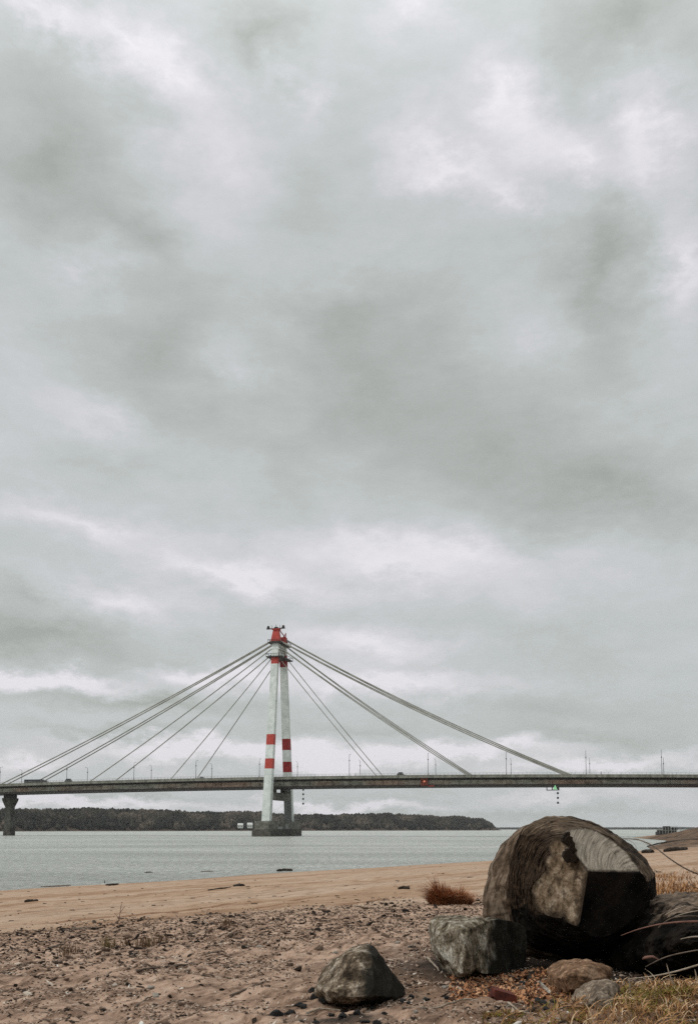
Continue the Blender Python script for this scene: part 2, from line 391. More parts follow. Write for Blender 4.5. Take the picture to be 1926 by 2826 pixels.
attr_mat('straw', [(0, (.09, .085, .012)), (.16, (.20, .17, .03)), (.3, (.13, .06, .025)), (.5, (.30, .145, .06)), (.75, (.46, .27, .13)), (1, (.66, .53, .38))])
attr_mat('leaf_litter', [(0, (.03, .018, .012)), (.3, (.15, .06, .028)), (.6, (.36, .165, .08)), (1, (.50, .30, .17))])
attr_mat('dead_stems', [(0, (.035, .022, .014)), (.6, (.13, .075, .045)), (1, (.16, .13, .045))])
attr_mat('rust_fibres', [(0, (.04, .015, .008)), (.35, (.21, .075, .032)), (.75, (.46, .20, .09)), (1, (.56, .31, .17))])
attr_mat('tree_crowns', [(0, (.014, .015, .011)), (.35, (.027, .025, .018)), (.6, (.042, .036, .026)), (.85, (.062, .051, .037)), (1, (.10, .08, .06))])
attr_mat('far_trees', [(0, (.035, .04, .036)), (1, (.07, .075, .07))])
simple('twig', (.05, .035, .025), (.16, .12, .09), 20, .8, 0)
simple('twig_pale', (.15, .115, .08), (.34, .28, .22), 20, .8, 0)
simple('twig_red', (.08, .04, .03), (.20, .10, .075), 9, .8, 0)
simple('brick_red', (.045, .012, .008), (.14, .032, .018), 18, .9, .5, .01)
simple('house_white', (.42, .42, .40), (.58, .58, .55), .5, .8, 0)
simple('house_roof', (.10, .09, .085), (.20, .19, .18), .5, .8, 0)
simple('glass_dark', (.02, .025, .03), (.03, .035, .04), 1, .1, 0)
simple('sign_black_green', (.012, .028, .018), (.03, .05, .035), 1, .6, 0)
simple('vehicle_dark', (.02, .022, .025), (.04, .04, .045), 1, .4, 0)
simple('vehicle_pale', (.35, .36, .36), (.45, .45, .45), 1, .4, 0)
simple('rubber', (.012, .012, .012), (.02, .02, .02), 1, .9, 0)
simple('skin', (.30, .18, .13), (.36, .22, .16), 1, .6, 0)
simple('coat_dark', (.015, .015, .02), (.03, .03, .035), 1, .9, 0)
simple('barge_steel', (.025, .025, .026), (.07, .07, .07), .6, .8, 0)
def emis(name, c, s):
    def b(t, p): P(p, 'Base Color', c); P(p, 'Emission Color', c); P(p, 'Emission Strength', s)
    return mat(name, b)
emis('lamp_green', (.22, .52, .26), .45); emis('lamp_orange', (.75, .24, .12), .25)
M = MATS

# ------------------------------------------------------------------ terrain
GZ = 3.34; SLOPE = .067
def wpt(px, py):    # photo pixel on the water plane
    d = ray(px, py); t = -EYE[2] / d[2]; return (d[0] * t, t)
SHORE = [wpt(x, y) for x, y in [(0,2458),(120,2450),(350,2438),(520,2428),(700,2413),(860,2404),(1000,2397),(1150,2387),(1300,2379),(1460,2369),(1620,2360),(1772,2353),
         (1798,2346),(1786,2338),(1833,2327),(1838,2320),(1746,2312),(1809,2304),(1880,2300),(1926,2298.5),(2050,2297)]]
SHORE = [(-330, -330), (-120, -75)] + SHORE + [(900, 900), (2500, 900), (2500, -2500), (-2500, -2500)]
SH = np.array(SHORE)
def sdist(x, y):
    x = np.asarray(x, float); y = np.asarray(y, float)
    d = np.full(x.shape, 1e9); ins = np.zeros(x.shape, bool)
    n = len(SH)
    for i in range(n):
        ax, ay = SH[i]; bx, by = SH[(i + 1) % n]
        ex, ey = bx - ax, by - ay
        t = np.clip(((x - ax) * ex + (y - ay) * ey) / (ex * ex + ey * ey), 0, 1)
        d = np.minimum(d, np.hypot(x - ax - t * ex, y - ay - t * ey))
        with np.errstate(divide='ignore', invalid='ignore'):
            c = ((ay > y) != (by > y)) & (x < (bx - ax) * (y - ay) / (by - ay if by != ay else 1e-9) + ax)
        ins ^= c
    return np.where(ins, d, -d)
BK = at(1990, 2290, 330.0)
def bank_h(x, y):
    # low earth bank running along the right
    m = np.exp(-(((x - 128 - (y - 330) * .38) / 26.0) ** 2)) * np.exp(-((y - 360) / 130.0) ** 2)
    return 5.0 * m
def base_h(x, y):
    sd = sdist(x, y)
    a = sd * SLOPE
    k_ = .35
    h = np.clip(.5 + .5 * (GZ - a) / k_, 0, 1)
    z = GZ * (1 - h) + a * h - k_ * h * (1 - h)
    return np.maximum(z, -3.0) + np.where(sd > 0, bank_h(x, y) * np.clip(sd / 10, 0, 1), 0)
def ground_hit(px, py):
    px = np.atleast_1d(np.asarray(px, float)); py = np.atleast_1d(np.asarray(py, float))
    d = ray(px, py); Ys = np.geomspace(2.2, 500, 170)
    Yh = np.full(px.shape, 500.0); prev = np.full(px.shape, 2.2); pg = None
    done = np.zeros(px.shape, bool)
    for Y in Ys:
        g = EYE[2] + d[:, 2] * Y - base_h(d[:, 0] * Y, np.full(px.shape, Y))
        if pg is not None:
            hit = (g <= 0) & ~done
            Yh[hit] = (prev + (Y - prev) * pg / (pg - g + 1e-12))[hit]; done |= hit
        prev = np.full(px.shape, Y); pg = g
    return d[:, 0] * Yh, Yh
# upper limit of the strewn part of the beach, as a line on the ground
bx, by = ground_hit([-700, -300, 0, 250, 500, 700, 900, 1050, 1180, 1330, 1600, 1800, 2000, 2400], [2640, 2600, 2577, 2556, 2534, 2519, 2508, 2499, 2493, 2484, 2474, 2466, 2458, 2440])
BAZ = np.arctan2(bx, by); BR = np.hypot(bx, by)
def rubble_mask(x, y):
    az = np.arctan2(x, y); r_ = np.hypot(x, y)
    lim = np.interp(az, BAZ, BR)
    w = 1 + .5 * fbm(x, y, sc=.35, octs=3, seed=3)
    return np.clip((lim * (1 + .06 * fbm(az * 60, r_ * 0, sc=1, octs=3, seed=9)) - r_ * 1.0) / (lim * .16) + .35, 0, 1) * np.where(y > 0, 1, .6) * np.clip(w, .3, 1)
def near_h(x, y):
    r_ = np.hypot(x, y); f = np.clip(1.5 - r_ / 60, 0, 1)
    rm = rubble_mask(x, y)
    z = .035 * fbm(x, y, sc=.45, octs=3, seed=21) * f * np.clip(r_ / 3, 0, 1)
    z = z + rm * (.042 * fbm(x, y, sc=5, octs=4, seed=31, g=.62) + .03 * fbm(x, y, sc=1.4, octs=2, seed=33)) * f
    z = z + (1 - rm) * .030 * fbm(x, y, sc=2.2, octs=4, seed=41) * f
    z = z + .20 * fbm(x * .83 - y * .56, (x * .56 + y * .83) * .25, sc=.12, octs=4, seed=51) * np.clip((r_ - 15) / 60, 0, 1) * np.clip(sdist(x, y) / 20, 0, 1)
    # turf rise at lower right
    z = z + .10 * turf_mask(x, y)
    # hollow under the log
    return z
TURF_C = at(1800, 2790, 4.3)
def turf_mask(x, y):
    return np.clip(1.25 - np.hypot((x - 1.95) / 1.05, (y - 3.95) / .92) + .25 * fbm(x, y, sc=3, octs=3, seed=61), 0, 1)
def ground(x, y): return base_h(x, y) + near_h(x, y)
def gz(x, y): return float(ground(np.array([x]), np.array([y]))[0])

az_in = np.linspace(R(-27), R(27), 560); az_out = np.linspace(R(27), R(333), 70)[1:-1]
AZ = np.concatenate([az_in, az_out]); RR = np.concatenate([[.4, 1.2, 2.0], np.geomspace(2.6, 14, 330)[:-1], np.geomspace(14, 700, 260)[:-1], np.geomspace(700, 9000, 20)])
A, Rg = np.meshgrid(AZ, RR); X = Rg * np.sin(A); Y = Rg * np.cos(A)
Z = ground(X.ravel(), Y.ravel()).reshape(X.shape)
V = np.stack([X, Y, Z], -1).reshape(-1, 3); nA = len(AZ); nR = len(RR)
i, j = np.meshgrid(np.arange(nR - 1), np.arange(nA), indexing='ij'); j2 = (j + 1) % nA
Fq = np.stack([i * nA + j, (i + 1) * nA + j, (i + 1) * nA + j2, i * nA + j2], -1).reshape(-1, 4)[:, ::-1]
xr, yr = V[:, 0], V[:, 1]
sdv = sdist(xr, yr)
wx, wy = at(1560, 2680, 5.45)[:2]
burn = np.clip(1.8 - np.hypot((xr - wx - .05) / .80, (yr - 5.7) / .62) + .4 * fbm(xr, yr, sc=6, octs=3, seed=71), 0, 1)  # charred ground under the log, blackened further as painted shade
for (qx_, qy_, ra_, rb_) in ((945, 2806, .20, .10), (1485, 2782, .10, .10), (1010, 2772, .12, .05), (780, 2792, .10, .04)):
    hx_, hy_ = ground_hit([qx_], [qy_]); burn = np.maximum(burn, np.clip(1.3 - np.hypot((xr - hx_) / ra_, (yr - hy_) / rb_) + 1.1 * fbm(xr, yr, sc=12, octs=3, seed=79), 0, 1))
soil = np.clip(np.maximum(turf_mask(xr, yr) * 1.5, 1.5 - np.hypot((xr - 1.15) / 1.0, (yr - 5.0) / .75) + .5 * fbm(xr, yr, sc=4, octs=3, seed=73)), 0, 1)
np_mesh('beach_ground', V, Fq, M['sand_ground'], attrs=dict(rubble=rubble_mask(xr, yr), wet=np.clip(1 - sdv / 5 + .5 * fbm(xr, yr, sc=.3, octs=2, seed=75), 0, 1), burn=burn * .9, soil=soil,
        bank=np.clip(bank_h(xr, yr) / .8, 0, 1)))
tag(bpy.data.objects['beach_ground'], kind='structure')
mb = MB(); mb.add([(0, 0, 0)] + [(.4 * math.sin(a), .4 * math.cos(a), 0) for a in AZ], [(0, k_ + 1, (k_ + 1) % nA + 1) for k_ in range(nA)])
# river ------------------------------------------------------------
Rw = np.geomspace(30, 12000, 60); Aw = np.linspace(R(-180), R(180), 97)
A, Rg = np.meshgrid(Aw, Rw); V = np.stack([Rg * np.sin(A), Rg * np.cos(A), np.zeros_like(A)], -1).reshape(-1, 3)
i, j = np.meshgrid(np.arange(59), np.arange(96), indexing='ij')
Fq = np.stack([i * 97 + j, i * 97 + j + 1, (i + 1) * 97 + j + 1, (i + 1) * 97 + j], -1).reshape(-1, 4)
tag(np_mesh('river_water', V, Fq, M['river_water']), kind='structure')

# ------------------------------------------------------------------ far wooded shore
HT = [(-900,2246),(-500,2236),(0,2226),(100,2227),(180,2225),(240,2221),(300,2226),(400,2229),(500,2232),(560,2237),(620,2235),(680,2233),(750,2241),(810,2243),(900,2245),(1000,2241),(1060,2240),
      (1150,2246),(1250,2250),(1320,2256),(1355,2263),(1372,2274),(1379,2286)]
hx = np.array([q[0] for q in HT], float); hy = np.array([q[1] for q in HT], float)
def hill_Y(px): return np.interp(px, [-900, 0, 1000, 1380], [1350, 1450, 1950, 2250])
def hill_top(px):
    return at(px, np.interp(px, hx, hy), hill_Y(px))[..., 2]
pxs = np.linspace(-900, 1382, 240); rows = []
for fd, fh in ((-.012, -1.5), (0, .02), (.004, .05), (.03, .55), (.07, .80), (.13, .84), (.22, .5), (.3, -1.)):
    Yr = hill_Y(pxs) * (1 + fd); d = ray(pxs, np.full_like(pxs, 2287)); zt = np.maximum(hill_top(pxs) - 9, .8) * np.clip((1383 - pxs) / 25, .15, 1) * fh if fh > 0 else np.full_like(pxs, fh)
    rows.append(np.stack([d[:, 0] * Yr, Yr, zt], -1))
V = np.concatenate(rows); n = len(pxs); i, j = np.meshgrid(np.arange(len(rows) - 1), np.arange(n - 1), indexing='ij')
Fq = np.stack([i * n + j, i * n + j + 1, (i + 1) * n + j + 1, (i + 1) * n + j], -1).reshape(-1, 4)
tag(np_mesh('far_hills', V, Fq, M['soil_bank']), kind='structure')
def crown_cloud(name, base, hgt, rad, rnd, m, label):
    """many small uneven tree crowns merged in one far wood"""
    n = len(base); prof = [(0, .35), (.22, .8), (.5, 1.0), (.78, .62), (1.0, .08)]; ns = 6
    Vs = []
    for (h, r_) in prof:
        for q in range(ns):
            a = 2 * math.pi * q / ns + RNG.uniform(-.3, .3, n)
            rr_ = rad * r_ * RNG.uniform(.65, 1.3, n)
            Vs.append(np.stack([base[:, 0] + np.cos(a) * rr_, base[:, 1] + np.sin(a) * rr_, base[:, 2] + hgt * (h + RNG.uniform(-.06, .06, n))], -1))
    Vs = np.stack(Vs, 1); k_ = Vs.shape[1]; fs = []
    for r_ in range(len(prof) - 1):
        for q in range(ns): fs.append((r_ * ns + q, r_ * ns + (q + 1) % ns, (r_ + 1) * ns + (q + 1) % ns, (r_ + 1) * ns + q))
    fs = np.array(fs); Fq = (np.arange(n)[:, None, None] * k_ + fs[None]).reshape(-1, 4)
    o = np_mesh(name, Vs.reshape(-1, 3), Fq, m, smooth=False, attrs=dict(rnd=np.clip(np.repeat(rnd, k_) + RNG.uniform(-.13, .13, n * k_), 0, 1)))
    tag(o, label, 'forest', kind='stuff')
n = 12000
p_ = RNG.uniform(-880, 1378, n); fr = RNG.uniform(0, 1, n) ** .8
Yt = hill_Y(p_) * (1 + .002 + fr * .10); d = ray(p_, np.full(n, 2287.))
ht = hill_top(p_); zg = np.maximum(ht - 7, .8) * np.clip((1383 - p_) / 25, .1, 1) * np.interp(fr * .10 + .002, [0, .004, .03, .07, .13], [.02, .05, .55, .80, .84])
big = np.minimum(ht * .38, 11); hg = (RNG.uniform(.66, 1.2, n) + .22 * fbm(p_ / 14, fr * 0, sc=1, octs=3, seed=6)) * np.where(p_ > 1330, np.clip((1384 - p_) / 50, .2, 1) * big, big) + .3
lum = .45 + 1.3 * fbm(p_ / 45, fr * 3, sc=1, octs=3, seed=5) + RNG.normal(0, .17, n) + .12 * (fr - .5)
crown_cloud('riverside_wood', np.stack([d[:, 0] * Yt, Yt, zg], -1), hg, hg * RNG.uniform(.22, .42, n), lum, M['tree_crowns'], 'dark brown leafless wood covering the hill across the river')
n = 5000; p_ = RNG.uniform(1290, 2500, n); Yt = RNG.uniform(4300, 4600, n); d = ray(p_, np.full(n, 2287.))
hg = RNG.uniform(7.0, 9.5, n) * np.where(p_ > 1980, 1, np.interp(p_, [1290, 1390, 1900], [.9, 1.05, 1.1]))
crown_cloud('distant_wood', np.stack([d[:, 0] * Yt, Yt, np.full(n, 0.)], -1), hg, hg * .9, RNG.uniform(0, 1, n), M['far_trees'], 'low grey tree line on the farthest shore at the horizon')
V = []
for Yr, z in ((4250, -1.), (4290, .8), (5200, 3.), (5300, -1)):
    for q in np.linspace(1290, 2600, 20):
        dd = ray(q, 2287.); V.append((dd[0] * Yr, Yr, z))
Fq = [(a * 20 + b, a * 20 + b + 1, a * 20 + b + 21, a * 20 + b + 20) for a in range(3) for b in range(19)]
tag(np_mesh('far_shore', V, Fq, M['soil_bank']), kind='structure')
def house(px, pyb, Y, w, dep, h, rh, label, rz=0):
    q = at(px, pyb, Y); r_ = empty('riverside_house', (q[0], q[1], max(q[2], .2)), rz, label=label, cat='house', group='small houses on the far shore')
    b = MB(); b.box(-w/2, w/2, -dep/2, dep/2, -1, h); b.add([(-w/2, -dep/2, h), (-w/2, dep/2, h), (-w/2, 0, h+rh), (w/2, -dep/2, h), (w/2, dep/2, h), (w/2, 0, h+rh)], [(0, 1, 2), (3, 5, 4), (0, 2, 5, 3), (1, 4, 5, 2)]); b.build('wall', M['house_white'], r_)
    b = MB()
    for sg in (-1, 1):
        y0, y1 = sg * (dep/2 + .5), 0; b.hexa([(-w/2-.4, y0, h-.3), (w/2+.4, y0, h-.3), (w/2+.4, y1, h+rh+.05), (-w/2-.4, y1, h+rh+.05), (-w/2-.4, y0, h), (w/2+.4, y0, h), (w/2+.4, y1, h+rh+.35), (-w/2-.4, y1, h+rh+.35)])
    b.build('roof', M['house_white' if w < 9 else 'house_roof'], r_)
    for xx in (-w/4, w/4):
        b = MB(); b.box(xx-.6, xx+.6, -dep/2-.06, -dep/2+.05, 1.2, 2.6); b.build('window', M['glass_dark'], r_)
house(664, 2284, 1600, 8, 7, 4, 2.6, 'small white house at the foot of the wooded hill, leftmost of three')
house(690, 2284, 1620, 8, 7, 4.6, 3, 'tall white house with a grey roof just left of the bridge pylon foot')
house(757, 2283, 1640, 13, 8, 5, 3.6, 'white house seen between the two legs of the bridge pylon')

# ------------------------------------------------------------------ bridge
PHI = R(15.5); BD = 552.0
O0 = at(768.0, 2306.0, BD); OX, OY = float(O0[0]), float(O0[1])
cu, su = math.cos(PHI), math.sin(PHI)
def bhit(px, py, n):
    """photo pixel -> (s, z) on the vertical plane at transverse offset n of the bridge"""
    d = ray(px, py); nx, ny = su, cu
    t = (n + OX * nx + OY * ny) / (d[..., 0] * nx + d[..., 1] * ny)
    p = EYE + d * np.asarray(t)[..., None]
    return (p[..., 0] - OX) * cu - (p[..., 1] - OY) * su, p[..., 2]
bridge = empty('cable_stayed_bridge', (OX, OY, 0), -PHI, label='long grey cable-stayed road bridge with a tall red and white A-shaped pylon over the river', cat='bridge')
NE = -13.0
s_t, z_t = bhit(np.array([0, 125, 250, 500, 640, 900, 1150, 1500, 1926.]), np.array([2164, 2160, 2156, 2150, 2146, 2142.5, 2139.5, 2138, 2138.]), NE)
s_b, z_b = bhit(np.array([0, 500, 640, 900, 1150, 1500, 1926.]), np.array([2191, 2179, 2176.5, 2173, 2170, 2169, 2168.5]), NE + 2)
def ex(s, xs, zs):
    c = np.polyfit(xs, zs, 2); s = np.asarray(s, float)
    return np.polyval(c, s)
ZT = lambda s: ex(s, s_t, z_t); ZB = lambda s: ex(s, s_b, z_b)
S0, S1 = -260.0, 330.0
SS = np.arange(S0, S1 + 1, 6.0)
def strip(n0, n1, f0, f1, m, name, parent, step=6.0):
    b = MB(); ss = np.arange(S0, S1 + 1, step)
    P0 = []
    for s in ss:
        lo, hi = float(f0(s)), float(f1(s)); P0 += [(s, n0, lo), (s, n1, lo), (s, n1, hi), (s, n0, hi)]
    fs = []
    for q in range(len(ss) - 1):
        a = q * 4
        for e in range(4): fs.append((a + e, a + 4 + e, a + 4 + (e + 1) % 4, a + (e + 1) % 4))
    fs += [(3, 2, 1, 0), tuple(len(P0) - 4 + e for e in range(4))]
    b.add(P0, fs); return b.build(name, m, parent)
deck = strip(-13, 13, lambda s: ZT(s) - 1.35, lambda s: ZT(s) - .15, M['slab_concrete'], 'deck_slab', bridge)
strip(-9.5, 9.5, lambda s: ZT(s) - .15, lambda s: ZT(s) - .05, M['asphalt'], 'roadway', deck)
for sg in (-1, 1):
    strip(*sorted((sg * 12.6, sg * 13.05)), lambda s: ZT(s) - .15, lambda s: ZT(s) + .15, M['slab_concrete'], 'kerb', deck)
gs = []
for s_ in np.arange(S0, S1, 4.6): gs += [(s_, 10.6), (s_ + 4.2, 10.6), (s_ + 4.22, 10.86), (s_ + 4.56, 10.86)]
b = MB(); P_ = []
for s_, hw in gs: lo, hi = float(ZB(s_)) + .9, float(ZT(s_)) - 2.45; P_ += [(s_, -hw, lo), (s_, hw, lo), (s_, hw, hi), (s_, -hw, hi)]
b.add(P_, [(q*4+e, q*4+4+e, q*4+4+(e+1) % 4, q*4+(e+1) % 4) for q in range(len(gs)-1) for e in range(4)] + [(3, 2, 1, 0), tuple(len(P_)-4+e for e in range(4))])
gir = b.build('girder', M['girder_paint'], bridge)
strip(-11.1, 11.1, lambda s: ZB(s), lambda s: ZB(s) + .9, M['dark_steel'], 'bottom_flange', gir)
strip(-10.2, 10.2, lambda s: ZT(s) - 2.45, lambda s: ZT(s) - 1.35, M['dark_steel'], 'recess_shade', gir)  # dark strip paints in the shade under the slab overhang
for sg in (-1, 1):
    b = MB(); yy = sg * 12.8; ss = np.arange(S0 + 1, S1, 2.0)
    for s in ss: z_ = float(ZT(s)); b.box(s-.05, s+.05, yy-.05, yy+.05, z_ + .15, z_ + 1.12)
    for q in range(len(ss) - 1):
        za, zb2 = float(ZT(ss[q])), float(ZT(ss[q + 1]))
        for hh, th in ((1.12, .09), (.75, .04), (.42, .04)):
            b.hexa([(ss[q], yy-.04, za+hh), (ss[q+1], yy-.04, zb2+hh), (ss[q+1], yy+.04, zb2+hh), (ss[q], yy+.04, za+hh),
                    (ss[q], yy-.04, za+hh+th), (ss[q+1], yy-.04, zb2+hh+th), (ss[q+1], yy+.04, zb2+hh+th), (ss[q], yy+.04, za+hh+th)])
    b.build('railing', M['rail_grey'], bridge)
# repair patches on the girder: painted steel plates (one red lit navigation board is its own thing)
# pylon
pyl = empty('pylon', (0, 0, 0)); pyl.parent = bridge
NB, NT_ = 18.6, 5.7
zb0 = 8.1
def zrow(py, n): return float(bhit(768., float(py), n)[1])
ztop = zrow(1771, -NT_)
def leg(sg):
    near = sg < 0
    n_at = lambda z: sg * (NB + (NT_ - NB) * (z - zb0) / (ztop - zb0))
    def z_of(py):
        z = 50.
        for _ in range(6): z = zrow(py, n_at(z))
        return z
    if near: rowsz = [(2267, 0), (2121, 1), (2093, 0), (2055, 1), (2026, 0), (1832, 1), (1811, 0), (1771, 0)]
    else: rowsz = [(2268, 3), (2200, 3), (2176, 0), (2132, 2), (2103, 0), (2071, 2), (2040, 0), (1843, 2), (1811, 0), (1771, 0)]
    b = MB()
    for q in range(len(rowsz) - 1):
        z0 = zb0 if q == 0 else z_of(rowsz[q][0]); z1 = z_of(rowsz[q + 1][0]); mi = rowsz[q][1]
        nsub = max(1, int((z1 - z0) / 12))
        for k_ in range(nsub):
            a0 = z0 + (z1 - z0) * k_ / nsub; a1 = z0 + (z1 - z0) * (k_ + 1) / nsub
            pts = []
            for a_ in (a0, a1):
                t = (a_ - zb0) / (ztop - zb0); w = 2.25 - .42 * t; d_ = 1.9 - .5 * t; c = n_at(a_)
                pts += [(-w, c-d_, a_), (w, c-d_, a_), (w, c+d_, a_), (-w, c+d_, a_)]
            f = [(0, 1, 5, 4), (1, 2, 6, 5), (2, 3, 7, 6), (3, 0, 4, 7)]
            # grey faces paint in the deck's shade; the lit narrow side stays pale
            for fi, ff in enumerate(f):
                m_ = mi
                if mi == 3 and fi == 1: m_ = 0
                b.add([pts[v_] for v_ in ff], [(0, 1, 2, 3)], m_)
            if q == 0 and k_ == 0: b.add(pts[:4], [(3, 2, 1, 0)], mi)
            if q == len(rowsz) - 2 and k_ == nsub - 1: b.add(pts[4:], [(0, 1, 2, 3)], mi)
    b.build('pylon_leg', [M['pylon_white'], M['pylon_red'], M['pylon_dark_red'], M['pylon_white_shaded']], pyl)
    return n_at
n_near = leg(-1); n_far = leg(1)
# cross beam below the deck with bearings
zc0, zc1 = zrow(2207, -13), zrow(2186, -13)
b = MB(); b.box(-1.9, 1.9, -15.2, 15.2, zc0, zc1); b.build('cross_beam', M['footing_concrete'], pyl)
for yy in (-8, 8):
    b = MB(); b.box(-1.2, 1.2, yy-1.6, yy+1.6, zc1 + .01, float(ZB(0)) - .01); b.build('bearing', M['old_concrete_dark'], pyl)
# head: panels between the legs, platforms, cap, antenna arms
b = MB(); zh0, zh1 = zrow(1808, -6), zrow(1773, -6)
b.box(-1.45, 1.45, -4.0, 4.0, zh0, zh1 - .3); b.box(-2.6, 2.6, -7.8, 7.8, (zh0+zh1)/2-.35, (zh0+zh1)/2+.25)
b.build('pylon_head', M['pylon_white'], pyl)
def platform(z, w, d_):
    b = MB(); b.box(-w, w, -d_, d_, z - .45, z + .1)
    for q in np.linspace(-w, w, 7):
        for yy in (-d_, d_): b.box(q-.08, q+.08, yy-.08, yy+.08, z+.1, z+1.5)
    for yy in (-d_, d_): b.box(-w, w, yy-.09, yy+.09, z+1.42, z+1.6)
    for xx in (-w, w): b.box(xx-.09, xx+.09, -d_, d_, z+1.42, z+1.6)
    b.build('platform', M['dark_steel'], pyl)
platform(zrow(1811, -8), 4.6, 9.5); platform(zrow(1771.5, -8), 3.9, 8.6)
b = MB(); zt0, zt1 = ztop + .25, zrow(1738, -6)
for (c, sc_) in ((-NT_, 1), ):
    b.hexa([(-2.6, c-2, zt0), (2.6, c-2, zt0), (2.6, c+2, zt0), (-2.6, c+2, zt0), (-1.5, c-1, zt1), (1.5, c-1, zt1), (1.5, c+1, zt1), (-1.5, c+1, zt1)])
    b.box(-2.2, 2.2, c-1.6, c+1.6, zt1 + .01, zt1 + .5)
b.build('red_cap', M['pylon_red'], pyl)
b = MB()
b.hexa([(-1.2, NT_-2, zt0), (2.3, NT_-2, zt0), (2.3, NT_+2, zt0), (-1.2, NT_+2, zt0), (-.9, NT_-1.6, zt0+4.2), (1.9, NT_-1.6, zt0+4.2), (1.9, NT_+1.6, zt0+4.2), (-.9, NT_+1.6, zt0+4.2)])
b.tube([(1.5, NT_, zt0+4), (1.5, -NT_+1, zt1)], .3, 5); b.tube([(1.6, NT_, zt0+4.2), (1.6, NT_, zt1+.4)], .25, 5); b.tube([(-1.6, NT_-3, zt0), (1.6, NT_, zt1)], .25, 5)
b.build('stair_frame', M['pylon_dark_red'], pyl)
b = MB(); za = zt1 + .5
b.box(-5.0, 5.0, -6.4, -5.6, za, za + .5)
for xx in (-4.6, 4.2): b.add([(xx-1., -6.5, za), (xx+1., -6.5, za), (xx+.5, -6.5, za+1.9), (xx-.3, -6.5, za+1.9), (xx-1., -5.6, za), (xx+1., -5.6, za), (xx+.5, -5.6, za+1.9), (xx-.3, -5.6, za+1.9)], [(0, 1, 2, 3), (7, 6, 5, 4), (0, 4, 5, 1), (1, 5, 6, 2), (2, 6, 7, 3), (3, 7, 4, 0)])
b.tube([(0, -6, za), (0, -6, za+2.4)], .18, 5); b.tube([(-2.4, -6, za), (-2.4, -6, za+2.2)], .12, 4); b.tube([(2.2, -6, za), (2.2, -6, za+2.0)], .12, 4)
b.box(-1.0, 1.0, -6.5, -5.5, za+.5, za+1.1)
b.build('antenna_bar', M['dark_steel'], pyl)
# foundation
fnd = MB()
fnd.box(-4.4, 4.4, -25.0, 24.0, 3.7, zb0); fnd.box(-4.0, 4.0, -26.5, -25.0, 3.7, zb0 - 2.2)
f1 = fnd.build('footing', M['footing_concrete'], pyl)
fnd = MB(); fnd.box(-5.2, 5.2, -26.8, 25.5, -3, 3.7); fnd.build('waterline_block', M['old_concrete_dark'], f1)
b = MB()
for yy in (-25, -21, -15, -11, -7, 0, 8, 15, 22):
    b.box(4.3, 4.34, yy, yy + .08, zb0, zb0 + 1.1); b.box(-4.3, -4.26, yy, yy + .08, zb0, zb0 + 1.1)
for xx in (-4.3, 4.3): b.box(xx-.03, xx+.03, -25, 23, zb0+1.05, zb0+1.15)
b.box(4.4, 5.3, -14, -8, 3.75, 5.2); b.box(4.41, 5.0, -2, 3, 3.75, 6.8)
b.build('footing_rail', M['rail_grey'], f1)
# cables
CB = []
def cable(px_n, py_n, side, zrow_px, sgn, rad, split, sag):
    n_ = side * 11.0; s_a, _ = bhit(float(px_n), float(py_n), n_); s_a = float(s_a); z_a = float(ZT(s_a)) + .1
    zt_ = zrow(zrow_px, side * 5.5); st = sgn * 2.0; nt_ = side * 5.8
    for k_ in split:
        pts = []
        for t in np.linspace(0, 1, 15):
            off = k_ * (.25 + .75 * (1 - t))
            pts.append((s_a + (st - s_a) * t + off, n_ + (nt_ - n_) * t, z_a + (zt_ - z_a) * t - sag * 4 * t * (1 - t)))
        b = MB(); b.tube(pts, rad, 6); b.build('stay_cable', M['cable_steel'], bridge)
for side in (-1, 1):
    near = side < 0
    cable(14 if near else 93, 2160, side, 1767, -1, .34, (-2.2, 2.2), 1.5)
    cable(250 if near else 312, 2154, side, 1788, -1, .30, (0,), 1.0)
    cable(472 if near else 540, 2149, side, 1813, -1, .25, (0,), .5)
    cable(1038 if near else 1060, 2140, side, 1817, 1, .23, (-.0,), .6)
    cable(1292 if near else 1306, 2138, side, 1786, 1, .27, (-.9, .9), 1.6)
    cable(1562 if near else 1582, 2138, side, 1768, 1, .33, (-1.3, 1.3), 3.0)
# left pier
s_p, _ = bhit(30., 2195., 0); s_p = float(s_p); zp = float(ZB(s_p))
pier = empty('pier', (s_p, 0, 0)); pier.parent = bridge
b = MB(); r0 = [(-1, -1), (1, -1), (1, 1), (-1, 1)]
def fr(z0, a0, c0, z1, a1, c1, bb): bb.hexa([(x * a0, y * c0, z0) for x, y in r0] + [(x * a1, y * c1, z1) for x, y in r0])
fr(-2, 2.0, 2.5, zp - 7.5, 1.8, 2.3, b); b.build('pier_shaft', M['pier_concrete'], pier)
b = MB(); fr(zp - 7.5, 1.82, 2.32, zp - 3.6, 2.7, 4.2, b); fr(zp - 3.59, 2.7, 4.2, zp - 2.2, 2.8, 4.4, b); b.build('pier_cap', M['old_concrete_dark'], pier)
b = MB(); b.box(-1.6, 1.6, -4.5, 4.5, zp - 2.19, zp - .02); b.build('bearing', M['dark_steel'], pier)
b = MB(); fr(-2, 2.3, 2.8, 4.2, 2.2, 2.75, b); b.build('pier_foot', M['old_concrete_dark'], pier)

